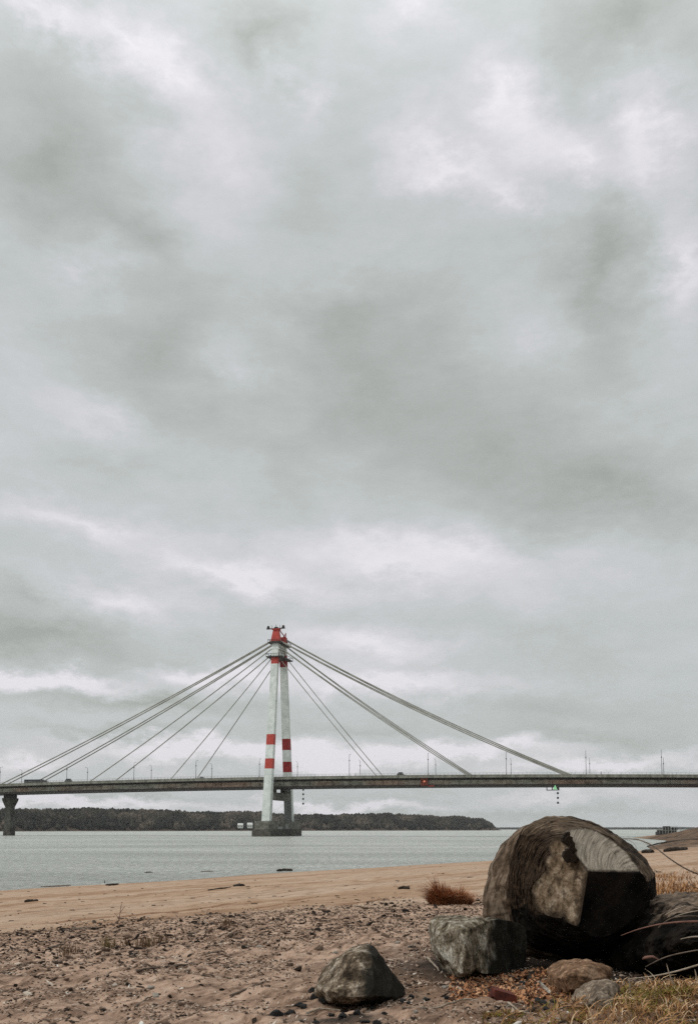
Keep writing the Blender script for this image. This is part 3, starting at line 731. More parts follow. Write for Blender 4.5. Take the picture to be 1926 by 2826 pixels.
# lamps
def lamp_proto():
    r_ = empty('street_lamp', (0, 0, 0), label='x', cat='street lamp', group='street lamps along the bridge')
    b = MB(); b.tube([(0, 0, 0), (0, 0, 9.8)], [.17, .10], 6); b.tube([(0, 0, 9.6), (0, .7, 10.0), (0, 1.9, 10.1)], .06, 5); b.build('pole', M['lamp_steel'], r_)
    b = MB(); b.box(-.14, .14, 1.7, 2.5, 9.98, 10.16); b.build('lamp_head', M['lamp_steel'], r_)
    b = MB(); b.box(-.2, .2, -.2, .2, 0, .9); b.build('base_box', M['lamp_steel'], r_)
    b = MB(); b.box(-.24, .24, -.24, .24, 6.9, 7.4); b.build('junction_box', M['lamp_steel'], r_)
    return r_
lp = lamp_proto(); first = True
for side, xs in ((-1, [1, 185, 370, 541, 716, 964, 1181, 1397, 1617, 1826]), (1, [61, 242, 418, 585, 821, 994, 1202, 1410, 1627, 1831])):
    for k_, x in enumerate(xs):
        s_l = float(bhit(float(x), 2150., side * 9.9)[0]); z_ = float(ZT(s_l)) - .15
        c = lp if first else copy_tree(lp); first = False
        c.location = (OX + s_l * cu + side * 9.9 * su, OY - s_l * su + side * 9.9 * cu, z_)
        c.rotation_euler = (0, 0, -PHI + (0 if side < 0 else math.pi))
        hgt_ = {964: 12.0, 1181: 12.0, 1397: 12.0, 1617: 12.4, 1826: 12.6}.get(x, 9.8 if side > 0 else 10.6)
        c.scale = (1, 1, hgt_ / 10.1)
        ordw = ['first', 'second', 'third', 'fourth', 'fifth', 'sixth', 'seventh', 'eighth', 'ninth', 'tenth'][k_]
        c['label'] = 'slim grey street lamp on the %s side of the bridge, %s from the left edge' % ('near' if side < 0 else 'far', ordw)
# signs hanging under the deck
def hang_marks(px, rows_, label, name='clearance_marker'):
    s_l, z0 = bhit(float(px), float(rows_[0]), NE + 1.6); s_l = float(s_l)
    r_ = empty(name, (OX + s_l * cu + (NE+1.6) * su, OY - s_l * su + (NE+1.6) * cu, float(z0)), -PHI, label=label, cat='navigation sign', group='hanging marker strings under the bridge')
    for q in rows_:
        zz = float(bhit(float(px), float(q), NE + 1.6)[1]) - float(z0)
        b = MB(); b.box(-.5, .5, -.06, .06, zz-.5, zz+.5); b.build('marker_board', M['sign_black_green'], r_)
    b = MB(); b.tube([(0, 0, 1.5), (0, 0, float(bhit(float(px), float(rows_[-1]), NE + 1.6)[1]) - float(z0) - .4)], .035, 4); b.build('hanger_wire', M['dark_steel'], r_)
hang_marks(837, [2179.5, 2192, 2205, 2218], 'string of four dark square boards hanging under the deck right of the pylon')
hang_marks(1538, [2176, 2189, 2202, 2215.5], 'string of dark square boards hanging under the deck beside the green light')
s_l, z0 = bhit(1525., 2174., NE + 1.4); s_l = float(s_l); z0 = float(z0)
r_ = empty('navigation_light', (OX + s_l * cu + (NE+1.4) * su, OY - s_l * su + (NE+1.4) * cu, z0), -PHI, label='green navigation light in a black frame hung under the bridge deck', cat='navigation light')
b = MB()
for (x0, x1, z_0, z_1) in ((-3.2, 3.1, 1.0, 1.35), (-3.2, 3.1, -1.35, -1.0), (-3.2, -2.8, -1.0, 1.0), (-.6, -.1, -1.0, 1.0), (2.5, 3.1, -1.0, 1.0)): b.box(x0, x1, -.3, .3, z_0, z_1)
b.build('frame', M['dark_steel'], r_)
b = MB(); b.add([(.1, -.55, -.9), (2.1, -.55, -.9), (1.1, -.55, 1.5), (.1, -.31, -.9), (2.1, -.31, -.9), (1.1, -.31, 1.5)], [(0, 1, 2), (5, 4, 3), (0, 3, 4, 1), (1, 4, 5, 2), (2, 5, 3, 0)]); b.build('lamp', M['lamp_green'], r_)
s_l, z0 = bhit(1171., 2157., NE + 1.6); s_l = float(s_l); z0 = float(z0)
r_ = empty('navigation_board', (OX + s_l * cu + (NE+1.2) * su, OY - s_l * su + (NE+1.2) * cu, z0), -PHI, label='rusty red square board with an orange light fixed on the bridge girder', cat='navigation sign')
b = MB(); b.box(-1.9, 1.9, -.1, .1, -2.1, 2.0); b.build('board', M['rust_board'], r_)
b = MB(); b.tube([(0, -.3, .1), (0, -.12, .1)], .55, 10); b.build('lamp', M['lamp_orange'], r_)
b = MB(); b.box(2.2, 5.2, -.1, .1, -2.5, -2.15); b.build('bracket_bar', M['pylon_red'], r_)
# vehicles and people on the deck
def car(px, n_, label, mt, L_=4.4, h=1.5, bus=False, rot=0):
    s_l = float(bhit(float(px), 2148., n_)[0]); z_ = float(ZT(s_l)) - .05
    r_ = empty('bus' if bus else 'car', (OX + s_l * cu + n_ * su, OY - s_l * su + n_ * cu, z_), -PHI + rot, label=label, cat='bus' if bus else 'car')
    prof = [(-L_/2, .35), (L_/2, .35), (L_/2, .75), (L_*.28, .9), (L_*.12, h), (-L_*.28, h), (-L_*.46, .95), (-L_/2, .85)] if not bus else [(-L_/2, .4), (L_/2, .4), (L_/2, h-.3), (L_/2-.4, h), (-L_/2+.2, h), (-L_/2, h-.2)]
    wd_ = .88 if not bus else 1.25; n = len(prof); b = MB()
    b.add([(x, -wd_, z) for x, z in prof] + [(x, wd_, z) for x, z in prof], [tuple(range(n)), tuple(reversed(range(n, 2*n)))] + [(q, q + n, (q+1) % n + n, (q+1) % n) for q in range(n)]); b.build('body', M[mt], r_)
    for sg in (-1, 1):
        b = MB(); y_ = sg * (wd_ + .006)
        b.box(-L_*.3 if not bus else -L_*.46, L_*.14 if not bus else L_*.46, min(y_, y_ - .01*sg), max(y_, y_ - .01*sg), .95 if not bus else 1.5, h - .12 if not bus else 2.2); b.build('side_window', M['glass_dark'], r_)
    for xx in (-L_*.32, L_*.32):
        for sg in (-1, 1):
            b = MB(); rr_ = .32 if not bus else .48; b.tube([(xx, sg*wd_-.02, rr_), (xx, sg*(wd_-.22), rr_)], rr_, 12); b.build('wheel', M['rubber'], r_)
car(96, -6, 'dark coach on the bridge between the first two near lamps', 'vehicle_dark', 12, 2.5, True)
car(130, -2.5, 'small pale car just in front of the coach on the bridge', 'vehicle_pale', 4.6, 1.9)
car(192, -6, 'dark van on the bridge beside the second near lamp', 'vehicle_dark', 5.2, 2.3)
car(1107, -6, 'dark humped car on the bridge between inner and middle right cables', 'vehicle_dark', 4.6, 2.1)
car(560, -2, 'pale car on the bridge left of the pylon', 'vehicle_pale', 4.4, 1.6)
def walker(px, label):
    n_ = -11.6; s_l = float(bhit(float(px), 2138., n_)[0]); z_ = float(ZT(s_l)) - .15
    V = [(0, 0, .95), (0, 0, 1.2), (0, 0, 1.42), (0, 0, 1.52), (0, .01, 1.66), (0, .0, 1.76), (-.2, 0, 1.40), (-.27, .03, 1.15), (-.25, -.06, .9), (-.24, -.08, .8), (.2, 0, 1.40), (.27, -.03, 1.15), (.26, .08, .9), (.26, .1, .8),
         (-.1, 0, .88), (-.12, -.14, .5), (-.12, .02, .08), (-.12, -.14, .03), (.1, 0, .88), (.12, .12, .5), (.12, .22, .08), (.12, .08, .03)]
    E = [(0, 1), (1, 2), (2, 3), (3, 4), (4, 5), (2, 6), (6, 7), (7, 8), (8, 9), (2, 10), (10, 11), (11, 12), (12, 13), (0, 14), (14, 15), (15, 16), (16, 17), (0, 18), (18, 19), (19, 20), (20, 21)]
    rad = [.17, .16, .17, .06, .10, .07, .075, .055, .045, .04, .075, .055, .045, .04, .10, .075, .05, .04, .10, .075, .05, .04]
    me = bpy.data.meshes.new('person'); me.from_pydata(V, E, []); o = bpy.data.objects.new('person', me); COL.objects.link(o)
    md = o.modifiers.new('skin', 'SKIN'); 
    for q, r0_ in enumerate(rad): me.skin_vertices[0].data[q].radius = (r0_, r0_)
    me.skin_vertices[0].data[0].use_root = True
    o.modifiers.new('sub', 'SUBSURF').levels = 1; me.materials.append(M['coat_dark'])
    o.location = (OX + s_l * cu + n_ * su, OY - s_l * su + n_ * cu, z_); o.rotation_euler = (0, 0, R(80)); o.scale = (1.05, 1.05, 1.05)
    tag(o, label, 'person', 'people walking across the bridge')
walker(981, 'person in dark clothes walking behind the bridge railing near the middle of the photo')
walker(1658, 'person in dark clothes walking on the bridge above the big log')

# ------------------------------------------------------------------ landing stage on the right spit
q = at(1850, 2297, 480.); gzz = gz(q[0], q[1])
r_ = empty('landing_stage', (q[0], q[1], max(gzz, .2)), R(-8), label='dark old landing stage with pale posts stranded on the right spit', cat='pontoon')
b = MB(); b.box(-6.8, 7, -2.5, 2.5, -.6, 1.1); b.box(-6.2, 2.2, -2.2, 2.2, 1.11, 2.0); b.build('hull', M['barge_steel'], r_)
b = MB(); b.box(-3.4, -.4, -1.6, 1.6, 2.01, 3.6); b.box(.6, 3.0, -1.6, 1.6, 2.01, 3.3); b.box(-3.6, 3.2, -1.7, 1.7, 3.61, 3.75); b.build('cabin', M['barge_steel'], r_)
for xx in (-5.6, -4.2, -2.9, -1.6, -.2, 1.2, 2.4, 4.2, 6.2):
    b = MB(); b.box(xx-.13, xx+.13, -2.64, -2.52, .2, 3.3 if xx < 3 else 2.9); b.build('post', M['rail_grey'], r_)
b = MB(); b.box(-6.6, 6.8, -2.72, -2.66, 1.75, 1.9); b.tube([(3.2, -2.3, 3.4), (10, -2, 3.2)], .1, 5); b.tube([(10, -2, -.5), (10, -2, 3.3)], .12, 5); b.build('handrail', M['rail_grey'], r_)

# ------------------------------------------------------------------ shapes drawn from an outline with real depth
def lump(name, outline, cen, Yc, Yf, Yb, mats, planes=(), pfun=None, nsc=5, namp=.02, nth=200, nr=90, parent=None, origin=None, face_mats=None, flat_back=1.0, tang=0, seed=1, split=False, back_fn=None, ring_disp=0, facets=0, frange=(.80, .95)):
    """closed stone/wood body: outline at depth Yc, nearest point Yf, back at Yb; planes = [(3 x (px,py,Y))] cut the front"""
    ox = np.array([p[0] for p in outline], float) - cen[0]; oy = cen[1] - np.array([p[1] for p in outline], float)
    th = np.arctan2(oy, ox); r_ = np.hypot(ox, oy); o = np.argsort(th); th, r_ = th[o], r_[o]
    T = np.linspace(-math.pi, math.pi, nth, endpoint=False)
    R0 = np.interp(T, np.r_[th[-3:] - 2*math.pi, th, th[:3] + 2*math.pi], np.r_[r_[-3:], r_, r_[:3]])
    ker = np.array([1, 4, 6, 4, 1]) / 16.
    for _ in range(2): R0 = sum(np.roll(R0, s_) * k_ for s_, k_ in zip((-2, -1, 0, 1, 2), ker)) if not facets else R0
    rho = np.r_[np.linspace(0.0, 1, nr) ** .8]
    Tg, Rh = np.meshgrid(T, rho)
    pw = pfun(Tg) if pfun else 2.2
    Yv = Yf + (Yc - Yf) * Rh ** pw
    px = cen[0] + np.cos(Tg) * Rh * R0[None]; py = cen[1] - np.sin(Tg) * Rh * R0[None]
    cls = np.zeros(Yv.shape, int)
    for k_, pl in enumerate(planes):
        Mx = np.array([[p[0], p[1], 1] for p in pl], float); Wv = np.linalg.solve(Mx, np.array([1 / p[2] for p in pl]))
        Yp = 1 / np.maximum(Wv[0] * px + Wv[1] * py + Wv[2], 1e-3)
        Yp = np.minimum(Yp, Yc + .15)
        m_ = Yp > Yv; Yv = np.where(m_, Yp, Yv); cls = np.where(m_, k_ + 1, cls)
    front = at(px, py, Yv)
    # back: continue from the outline ring
    nb = 44; tb = np.linspace(0, 1, nb + 1)[1:]
    ring = front[-1]; cc = at(cen[0], cen[1], Yc)
    back = []
    for t in tb:
        sc_ = math.sqrt(max(1 - t ** 2.4, 0)) if t < 1 else 0.0
        q = cc + (ring - cc) * sc_ * flat_back; q = q.copy(); q[:, 1] = ring[:, 1] * (1 - min(t * 3, 1)) + Yc * min(t * 3, 1) + (Yb - Yc) * t
        if back_fn is not None: q = back_fn(t, q)
        back.append(q)
    P3 = np.concatenate([front, np.stack(back)], 0)
    cls = np.concatenate([cls, np.zeros((nb, nth), int)], 0)
    # displacement along the direction from the centre
    c3 = cc + np.array([0, (Yf + Yb) / 2 - Yc, 0]); dirs = P3 - c3; ln = np.linalg.norm(dirs, axis=-1, keepdims=True) + 1e-6; dirs = dirs / ln
    if facets:
        rg = np.random.default_rng(seed); rel = P3 - c3
        for _ in range(facets):
            nv_ = rg.normal(size=3); nv_[1] -= .5; nv_ /= np.linalg.norm(nv_); dd = rel @ nv_; lim = dd.max() * rg.uniform(*frange)
            rel = rel - np.maximum(dd - lim, 0)[..., None] * nv_
        P3 = c3 + rel
    dsp = namp * fbm(P3[..., 0], P3[..., 1], P3[..., 2], sc=nsc, octs=5, seed=seed, g=.55)
    if ring_disp:
        vv = np.arange(P3.shape[0])[:, None] / P3.shape[0] * 62 + .6 * fbm(np.cos(Tg[0])[None] * 1.3, np.sin(Tg[0])[None] * 1.3, sc=1.2, octs=2, seed=8) * np.ones((P3.shape[0], 1))
        dsp = dsp + np.where(cls == 0, ring_disp * 1.6 * fbm(vv * .5, np.cos(T)[None] * 1.2 + 0 * vv, np.sin(T)[None] * 1.2 + 0 * vv, sc=1, octs=5, seed=4, g=.75), 0)
    damp = np.ones_like(dsp); damp[0] = 0
    amp_cut = np.where(cls > 0, .35, 1.0)
    P3 = P3 + dirs * (dsp * amp_cut * damp)[..., None]
    org = np.array(origin if origin is not None else [cc[0], cc[1], P3[..., 2].min()])
    V = (P3 - org).reshape(-1, 3)
    nrw = P3.shape[0]; i, j = np.meshgrid(np.arange(nrw - 1), np.arange(nth), indexing='ij'); j2 = (j + 1) % nth
    Fq = np.stack([i * nth + j, (i + 1) * nth + j, (i + 1) * nth + j2, i * nth + j2], -1).reshape(-1, 4)
    fc = cls[:-1].reshape(-1)
    uvx = np.tile(T / (2 * math.pi) * 3, (nrw, 1)); uvy = np.tile((np.arange(nrw) / nrw)[:, None], (1, nth))
    uv = np.stack([uvx, uvy], -1).reshape(-1, 2)
    # cut faces get planar uv in metres
    cutv = (cls > 0).reshape(-1)
    return V, Fq, fc, uv, cutv, org, P3

# ---- the big log
def pf(T):
    a = np.degrees(T)
    return np.interp(a, [-180, -150, -120, -100, -80, -40, 0, 40, 80, 100, 115, 130, 150, 180], [.88, .86, .98, 1.5, 2.2, 3, 3.9, 3.6, 3.3, 2.9, 2.2, 1.05, .80, .88])
FO = [(1817,2432),(1812,2412),(1798,2394),(1768,2360),(1730,2325),(1680,2289),(1620,2261),(1570,2250),(1510,2251),(1470,2264),(1438,2290),(1420,2330),(1407,2400),(1404,2480),(1418,2560),(1465,2612),(1550,2640),(1650,2640),(1720,2605),(1762,2562),(1800,2490),(1817,2455)]
P0 = (1622, 2405, 5.17); PT = (1542, 2298, 5.36); PSd = (1597, 2558, 5.25); PR = (1778, 2411, 5.40)
planes = [(P0, PT, PSd), (P0, PT, PR), (P0, PR, PSd)]
def log_back(t, q):
    # behind the flared head the trunk swells out to the left past a groove, then runs back
    T_ = np.linspace(-math.pi, math.pi, 520, endpoint=False)
    e = min(t * 9, 1); groove = .035 * math.exp(-((t - .03) / .035) ** 2)
    sx = (1 + .10 * e) * (1 - groove); sy = (1 - .03 * e) * (1 - groove)
    tail = 1 - .20 * max(t - .25, 0) / .65
    if t > .9: tail *= math.sqrt(max(1 - ((t - .9) / .1) ** 2, 0))
    e2 = 1 - .13 * e * np.exp(-((np.degrees(T_) - 137) / 23) ** 2); sx = sx * e2; sy = sy * e2
    cxp, cyp = 1600 - 52 * e, 2455 + 14 * e
    Yq = 5.86 + 1.25 * t
    return at(cxp + np.cos(T_) * _R * sx * tail, cyp - np.sin(T_) * _R * sy * tail, np.full(520, Yq))
# outline ring needed by log_back
_o = np.array(FO, float); _ox = _o[:, 0] - 1600; _oy = 2455 - _o[:, 1]; _th = np.arctan2(_oy, _ox); _rr = np.hypot(_ox, _oy); _s = np.argsort(_th)
_T = np.linspace(-math.pi, math.pi, 520, endpoint=False); _R = np.interp(_T, np.r_[_th[_s][-3:] - 2*math.pi, _th[_s], _th[_s][:3] + 2*math.pi], np.r_[_rr[_s][-3:], _rr[_s], _rr[_s][:3]])
ring0 = at(1600 + np.cos(_T) * _R, 2455 - np.sin(_T) * _R, np.full(520, 5.85))
V, Fq, fc, uv, cutv, org, P3 = lump('log', FO, (1600, 2455), 5.85, 4.95, 7.5, None, planes, pf, nsc=5, namp=.038, nth=520, nr=380, ring_disp=.011, back_fn=log_back, seed=11)
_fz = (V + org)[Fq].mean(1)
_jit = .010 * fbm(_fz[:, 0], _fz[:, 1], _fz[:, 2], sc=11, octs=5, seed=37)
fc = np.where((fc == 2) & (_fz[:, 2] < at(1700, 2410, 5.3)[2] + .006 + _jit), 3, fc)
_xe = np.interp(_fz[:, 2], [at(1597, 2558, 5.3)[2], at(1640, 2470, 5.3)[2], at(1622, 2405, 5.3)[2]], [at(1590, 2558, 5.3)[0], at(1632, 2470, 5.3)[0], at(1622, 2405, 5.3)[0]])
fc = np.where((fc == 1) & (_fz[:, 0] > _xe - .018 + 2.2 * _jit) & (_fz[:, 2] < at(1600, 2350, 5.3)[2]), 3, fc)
log = empty('driftwood_log', tuple(org), 0, label='huge weathered driftwood log with axe-cut pale end propped on rocks', cat='log')
Pw = V + org
uvc = np.stack([(Pw[:, 0] + .25 * Pw[:, 1]), (Pw[:, 2])], -1)
# arcs of the pale face: distance from a pith point behind it
pith = at(1720, 2470, 5.6); uvr = np.stack([np.arctan2(Pw[:, 2] - pith[2], Pw[:, 0] - pith[0]), np.linalg.norm((Pw - pith) * [1, .4, 1], axis=1) * 1.6], -1)
nth = 520; frow = np.repeat(np.arange(len(Fq) // nth), nth)
from mathutils.kdtree import KDTree
def sub_mesh(name, mask, mt, uvs, parent, smooth=True, rim=False):
    f = Fq[mask]; used, inv = np.unique(f, return_inverse=True); at_ = None
    if rim:   # distance of every point of the cut from its edge, for the dirt along the rim
        oth = np.intersect1d(used, np.unique(Fq[~mask])); kd = KDTree(len(oth))
        for n_, q_ in enumerate(oth): kd.insert(V[q_], n_)
        kd.balance(); at_ = dict(rim=[kd.find(V[q_])[2] for q_ in used])
    return np_mesh(name, V[used], inv.reshape(f.shape), mt, parent, smooth, uv=uvs[used], attrs=at_)
# char, also standing in for shade on the underside and right of the trunk
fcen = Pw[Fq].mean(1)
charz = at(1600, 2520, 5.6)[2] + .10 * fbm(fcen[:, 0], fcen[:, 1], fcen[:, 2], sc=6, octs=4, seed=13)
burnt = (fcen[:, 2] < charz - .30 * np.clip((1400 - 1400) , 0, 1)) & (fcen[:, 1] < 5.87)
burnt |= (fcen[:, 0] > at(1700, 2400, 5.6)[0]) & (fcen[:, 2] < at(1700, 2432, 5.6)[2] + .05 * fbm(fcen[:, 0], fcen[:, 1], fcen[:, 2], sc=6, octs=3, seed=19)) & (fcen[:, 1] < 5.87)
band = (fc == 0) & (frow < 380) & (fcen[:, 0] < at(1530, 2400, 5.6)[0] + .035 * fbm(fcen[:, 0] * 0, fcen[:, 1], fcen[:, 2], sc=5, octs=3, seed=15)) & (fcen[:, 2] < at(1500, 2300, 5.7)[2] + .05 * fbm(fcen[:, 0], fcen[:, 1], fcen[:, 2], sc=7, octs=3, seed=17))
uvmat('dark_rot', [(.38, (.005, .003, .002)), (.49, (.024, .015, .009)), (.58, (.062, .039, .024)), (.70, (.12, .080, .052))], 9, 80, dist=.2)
trunk = sub_mesh('trunk', (fc == 0) & ~burnt & ~band & (frow < 380), M['log_bark'], uv, log)
sub_mesh('rear_flank', (fc == 0) & (frow >= 380), M['log_flank'], uv, log)
sub_mesh('dark_hollow_band', band & ~burnt, M['dark_rot'], uv, log)
sub_mesh('charred_shade_underside', (fc == 0) & burnt, M['charred_wood'], uv, log)
sub_mesh('brown_cut_face', fc == 1, M['cut_wood_brown'], uvc, log, True, True)
sub_mesh('pale_cut_face', fc == 2, M['cut_wood_pale'], uvr, log, True, True)
sub_mesh('charred_shade_face', fc == 3, M['charred_wood'], uvc, log, True)  # black char also stands for the shade on this downward face
b = MB(); q = at(1553, 2335, 5.30) - org
for k_ in range(9):
    c = np.array(at(1548 + RNG.uniform(-9, 22) + k_ * 3, 2308 + k_ * 7 + RNG.uniform(-5, 5), 5.325 - k_ * .012)) - org; r0_ = RNG.uniform(.010, .024)
    vs_ = [c + np.array([math.cos(a) * r0_ * RNG.uniform(.6, 1.3), -.012, math.sin(a) * r0_ * RNG.uniform(.7, 1.6)]) for a in np.linspace(0, 2*math.pi, 9)[:-1]]
    vs2 = [v_ + np.array([0, .05, 0]) for v_ in vs_]
    b.add(vs_ + vs2, [tuple(range(8)), tuple(reversed(range(8, 16)))] + [(e, e + 8, (e+1) % 8 + 8, (e+1) % 8) for e in range(8)])
b.build('rotten_knot', M['dark_rot'], log)

# ---- stones
def rock(name, outline, cen, Yc, Yf, Yb, mt, label, planes=(), pw=2.4, nsc=9, namp=.03, seed=3, cat='rock', nth=140, nr=60, group=None, facets=14, frange=(.80, .95)):
    V, Fq, fc, uv, cutv, org, P3 = lump(name, outline, cen, Yc, Yf, Yb, None, planes, (lambda T: pw), nsc=nsc, namp=namp, nth=nth, nr=nr, seed=seed, facets=facets, frange=frange)
    o = np_mesh(name, V, Fq, M[mt], smooth=True); o.location = org
    return tag(o, label, cat, group)
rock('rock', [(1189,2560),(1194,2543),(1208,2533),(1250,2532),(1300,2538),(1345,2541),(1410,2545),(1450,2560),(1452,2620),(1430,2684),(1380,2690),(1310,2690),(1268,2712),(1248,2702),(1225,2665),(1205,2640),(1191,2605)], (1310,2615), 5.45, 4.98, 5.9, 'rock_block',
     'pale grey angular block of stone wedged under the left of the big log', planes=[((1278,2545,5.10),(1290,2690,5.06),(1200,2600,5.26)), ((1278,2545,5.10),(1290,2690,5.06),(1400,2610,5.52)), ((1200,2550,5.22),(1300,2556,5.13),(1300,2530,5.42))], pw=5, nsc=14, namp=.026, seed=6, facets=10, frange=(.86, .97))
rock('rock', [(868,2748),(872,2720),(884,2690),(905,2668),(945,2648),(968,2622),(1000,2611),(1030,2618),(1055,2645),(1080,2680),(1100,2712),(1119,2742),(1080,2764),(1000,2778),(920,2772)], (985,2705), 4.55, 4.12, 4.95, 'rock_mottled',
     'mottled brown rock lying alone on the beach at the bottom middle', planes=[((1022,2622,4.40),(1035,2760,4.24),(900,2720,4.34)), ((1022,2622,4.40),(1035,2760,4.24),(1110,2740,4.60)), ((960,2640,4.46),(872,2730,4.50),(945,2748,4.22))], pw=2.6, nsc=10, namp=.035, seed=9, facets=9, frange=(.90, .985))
rock('rock', [(1522,2718),(1524,2695),(1540,2678),(1560,2668),(1600,2662),(1650,2664),(1685,2675),(1690,2710),(1640,2735),(1570,2750),(1530,2745)], (1600,2706), 4.80, 4.50, 5.2, 'rock_brown',
     'rounded brown rock under the front of the big log', pw=2.4, nsc=8, namp=.04, seed=12)
rock('rock', [(1590,2800),(1604,2775),(1632,2748),(1655,2728),(1680,2716),(1704,2722),(1708,2760),(1692,2800),(1640,2812)], (1652,2768), 4.26, 4.06, 4.6, 'rock_pale',
     'flat greyish stone half sunk in the dry grass below the log', pw=2.2, nsc=9, namp=.035, seed=14)
# black log on the right
RO = [(1690,2640),(1712,2600),(1750,2560),(1790,2520),(1825,2492),(1870,2480),(1926,2474),(2000,2470),(2100,2478),(2190,2510),(2220,2580),(2180,2660),(2060,2710),(1926,2712),(1800,2712),(1720,2690)]
V, Fq, fc, uv, cutv, org, P3 = lump('log', RO, (1930,2600), 5.55, 4.98, 6.2, None, [], (lambda T: 2.2), nsc=6, namp=.09, nth=220, nr=90, seed=23, ring_disp=.012)
lg2 = empty('burnt_log', tuple(org), 0, label='charred fallen log lying on the ground at the right edge', cat='log')
Pw = V + org; fcen = Pw[Fq].mean(1); zc_ = at(1900, 2535, 5.3)[2] + .12 * fbm(fcen[:, 0], fcen[:, 1], fcen[:, 2], sc=5, octs=3, seed=29)
lo_ = (fcen[:, 2] < zc_)
sub_mesh('weathered_top', ~lo_, M['bark_brown_grey'], uv, lg2); sub_mesh('charred_side', lo_, M['charred_wood'], uv, lg2)

# ---- sticks and twigs
def stick(name, pts, rads, mt, label, cat='stick', branches=(), group=None):
    P = [at(*p) for p in pts]; org = np.array(P[0])
    # smooth by Catmull-Rom
    def cr(P):
        o_ = []
        for q in range(len(P) - 1):
            p0, p1, p2, p3 = P[max(q-1, 0)], P[q], P[q+1], P[min(q+2, len(P)-1)]
            for t in np.linspace(0, 1, 6)[:-1]: o_.append(.5 * ((2*p1) + (-p0+p2)*t + (2*p0-5*p1+4*p2-p3)*t*t + (-p0+3*p1-3*p2+p3)*t**3))
        o_.append(P[-1]); return o_
    c = cr(P); rr_ = np.interp(np.linspace(0, 1, len(c)), np.linspace(0, 1, len(rads)), rads)
    b = MB(); b.tube([p - org for p in c], list(rr_), 7)
    for br in branches:
        c2 = cr([at(*p) for p in br]); b.tube([p - org for p in c2], list(np.linspace(rads[0] * .6, rads[0] * .3, len(c2))), 5)
    o = b.build(name, M[mt], smooth=True, loc=tuple(org)); return tag(o, label, cat, group)
stick('branch', [(1712,2582,4.95),(1770,2562,4.93),(1840,2548,4.9),(1926,2543,4.9),(2010,2548,4.95)], [.0015,.0035,.0055,.005], 'twig_red', 'long curved reddish branch crossing in front of the burnt log', 'branch')
stick('branch', [(1876,2592,4.9),(1900,2587,4.9),(1930,2585,4.9),(2000,2588,4.95)], [.002,.004,.004], 'twig_pale', 'short pale stick at the right edge below the reddish branch', 'branch')
stick('branch', [(1740,2701,4.72),(1800,2694,4.68),(1860,2682,4.66),(1926,2663,4.66),(2000,2640,4.7)], [.002,.0035,.0045,.0045], 'twig_pale', 'long thin pale branch resting along the top of the dry grass', 'branch')
stick('branch', [(1717,2314,8.6),(1760,2318,8.5),(1800,2334,8.3),(1850,2372,8.1),(1900,2402,8.0),(1960,2425,8.0)], [.003,.005,.006,.007], 'twig', 'thin bare branch arching behind the big log on the right', 'branch',
      branches=[[(1722,2315,8.6),(1745,2325,8.6),(1755,2340,8.6),(1755,2352,8.6)],[(1800,2334,8.3),(1785,2330,8.3),(1765,2318,8.4),(1745,2312,8.4)]])
stick('root_piece', [(1773,2647,4.92),(1780,2643,4.9),(1800,2641,4.9),(1815,2648,4.9)], [.004,.008,.007,.003], 'twig_red', 'short bright red-brown piece of wood before the burnt log', 'stick')
for tw, lb in (([(1835,2525,4.95),(1862,2510,4.93),(1890,2500,4.95)], 'straight pale twig lying on top of the burnt log'),
               ([(1860,2530,4.93),(1895,2519,4.92),(1935,2512,4.92)], 'crooked twig above the reddish branch on the burnt log'),
               ([(1815,2560,4.95),(1850,2535,4.92),(1905,2528,4.9),(1960,2533,4.9)], 'curved dark root gripping the burnt log'),
               ([(1780,2668,4.8),(1840,2640,4.82),(1926,2622,4.82),(1990,2618,4.85)], 'thin dark branch low across the burnt log'),
               ([(1890,2420,7.4),(1905,2440,7.3),(1926,2452,7.3),(1990,2462,7.4)], 'dark knotted root among the orange dry grass')):
    stick('branch', tw, [.0018, .0032, .0024], 'twig_pale' if 'pale' in lb or 'crooked' in lb else 'twig', lb, 'branch')
gsticks = [((378,2691),(430,2686),(443,2683)), ((455,2682),(530,2672),(605,2662)), ((268,2716),(290,2708),(308,2698)), ((375,2772),(398,2763),(420,2757)), ((520,2578),(540,2572),(548,2570)), ((1110,2790),(1200,2785),(1290,2776),(1440,2770)),
           ((130,2626),(160,2615),(180,2612)), ((540,2642),(600,2638),(617,2636)), ((460,2780),(485,2772),(505,2765)), ((640,2740),(700,2722),(735,2706)), ((1400,2782),(1440,2800),(1480,2815)), ((1010,2668),(1045,2690),(1060,2700)),
           ((200,2570),(240,2572),(285,2568)), ((1180,2655),(1200,2668),(1232,2690)), ((330,2645),(360,2640),(378,2630)), ((850,2790),(880,2784),(940,2788))]
slab = ['short dark stick left of the long twig on the sand', 'longest dark twig lying on the sand at lower left', 'short forked dark stick below the weed tufts at left', 'thick short dark stick near the bottom left', 'short black stick in the middle strewn band',
        'long pale thin twig lying below the angular stone', 'dark twig in the weedy band at far left', 'thin dark twig right of the weed tufts', 'brown stick beside the pair of white stones', 'thin twig pointing up to the right left of the mottled rock',
        'pale twig among the leaf litter at the bottom', 'thin twig behind the mottled rock', 'dark stick on the upper edge of the strewn band at left', 'pale twig beside the left foot of the angular stone', 'small dark twig under the weed tufts', 'pale twig in front of the mottled rock']
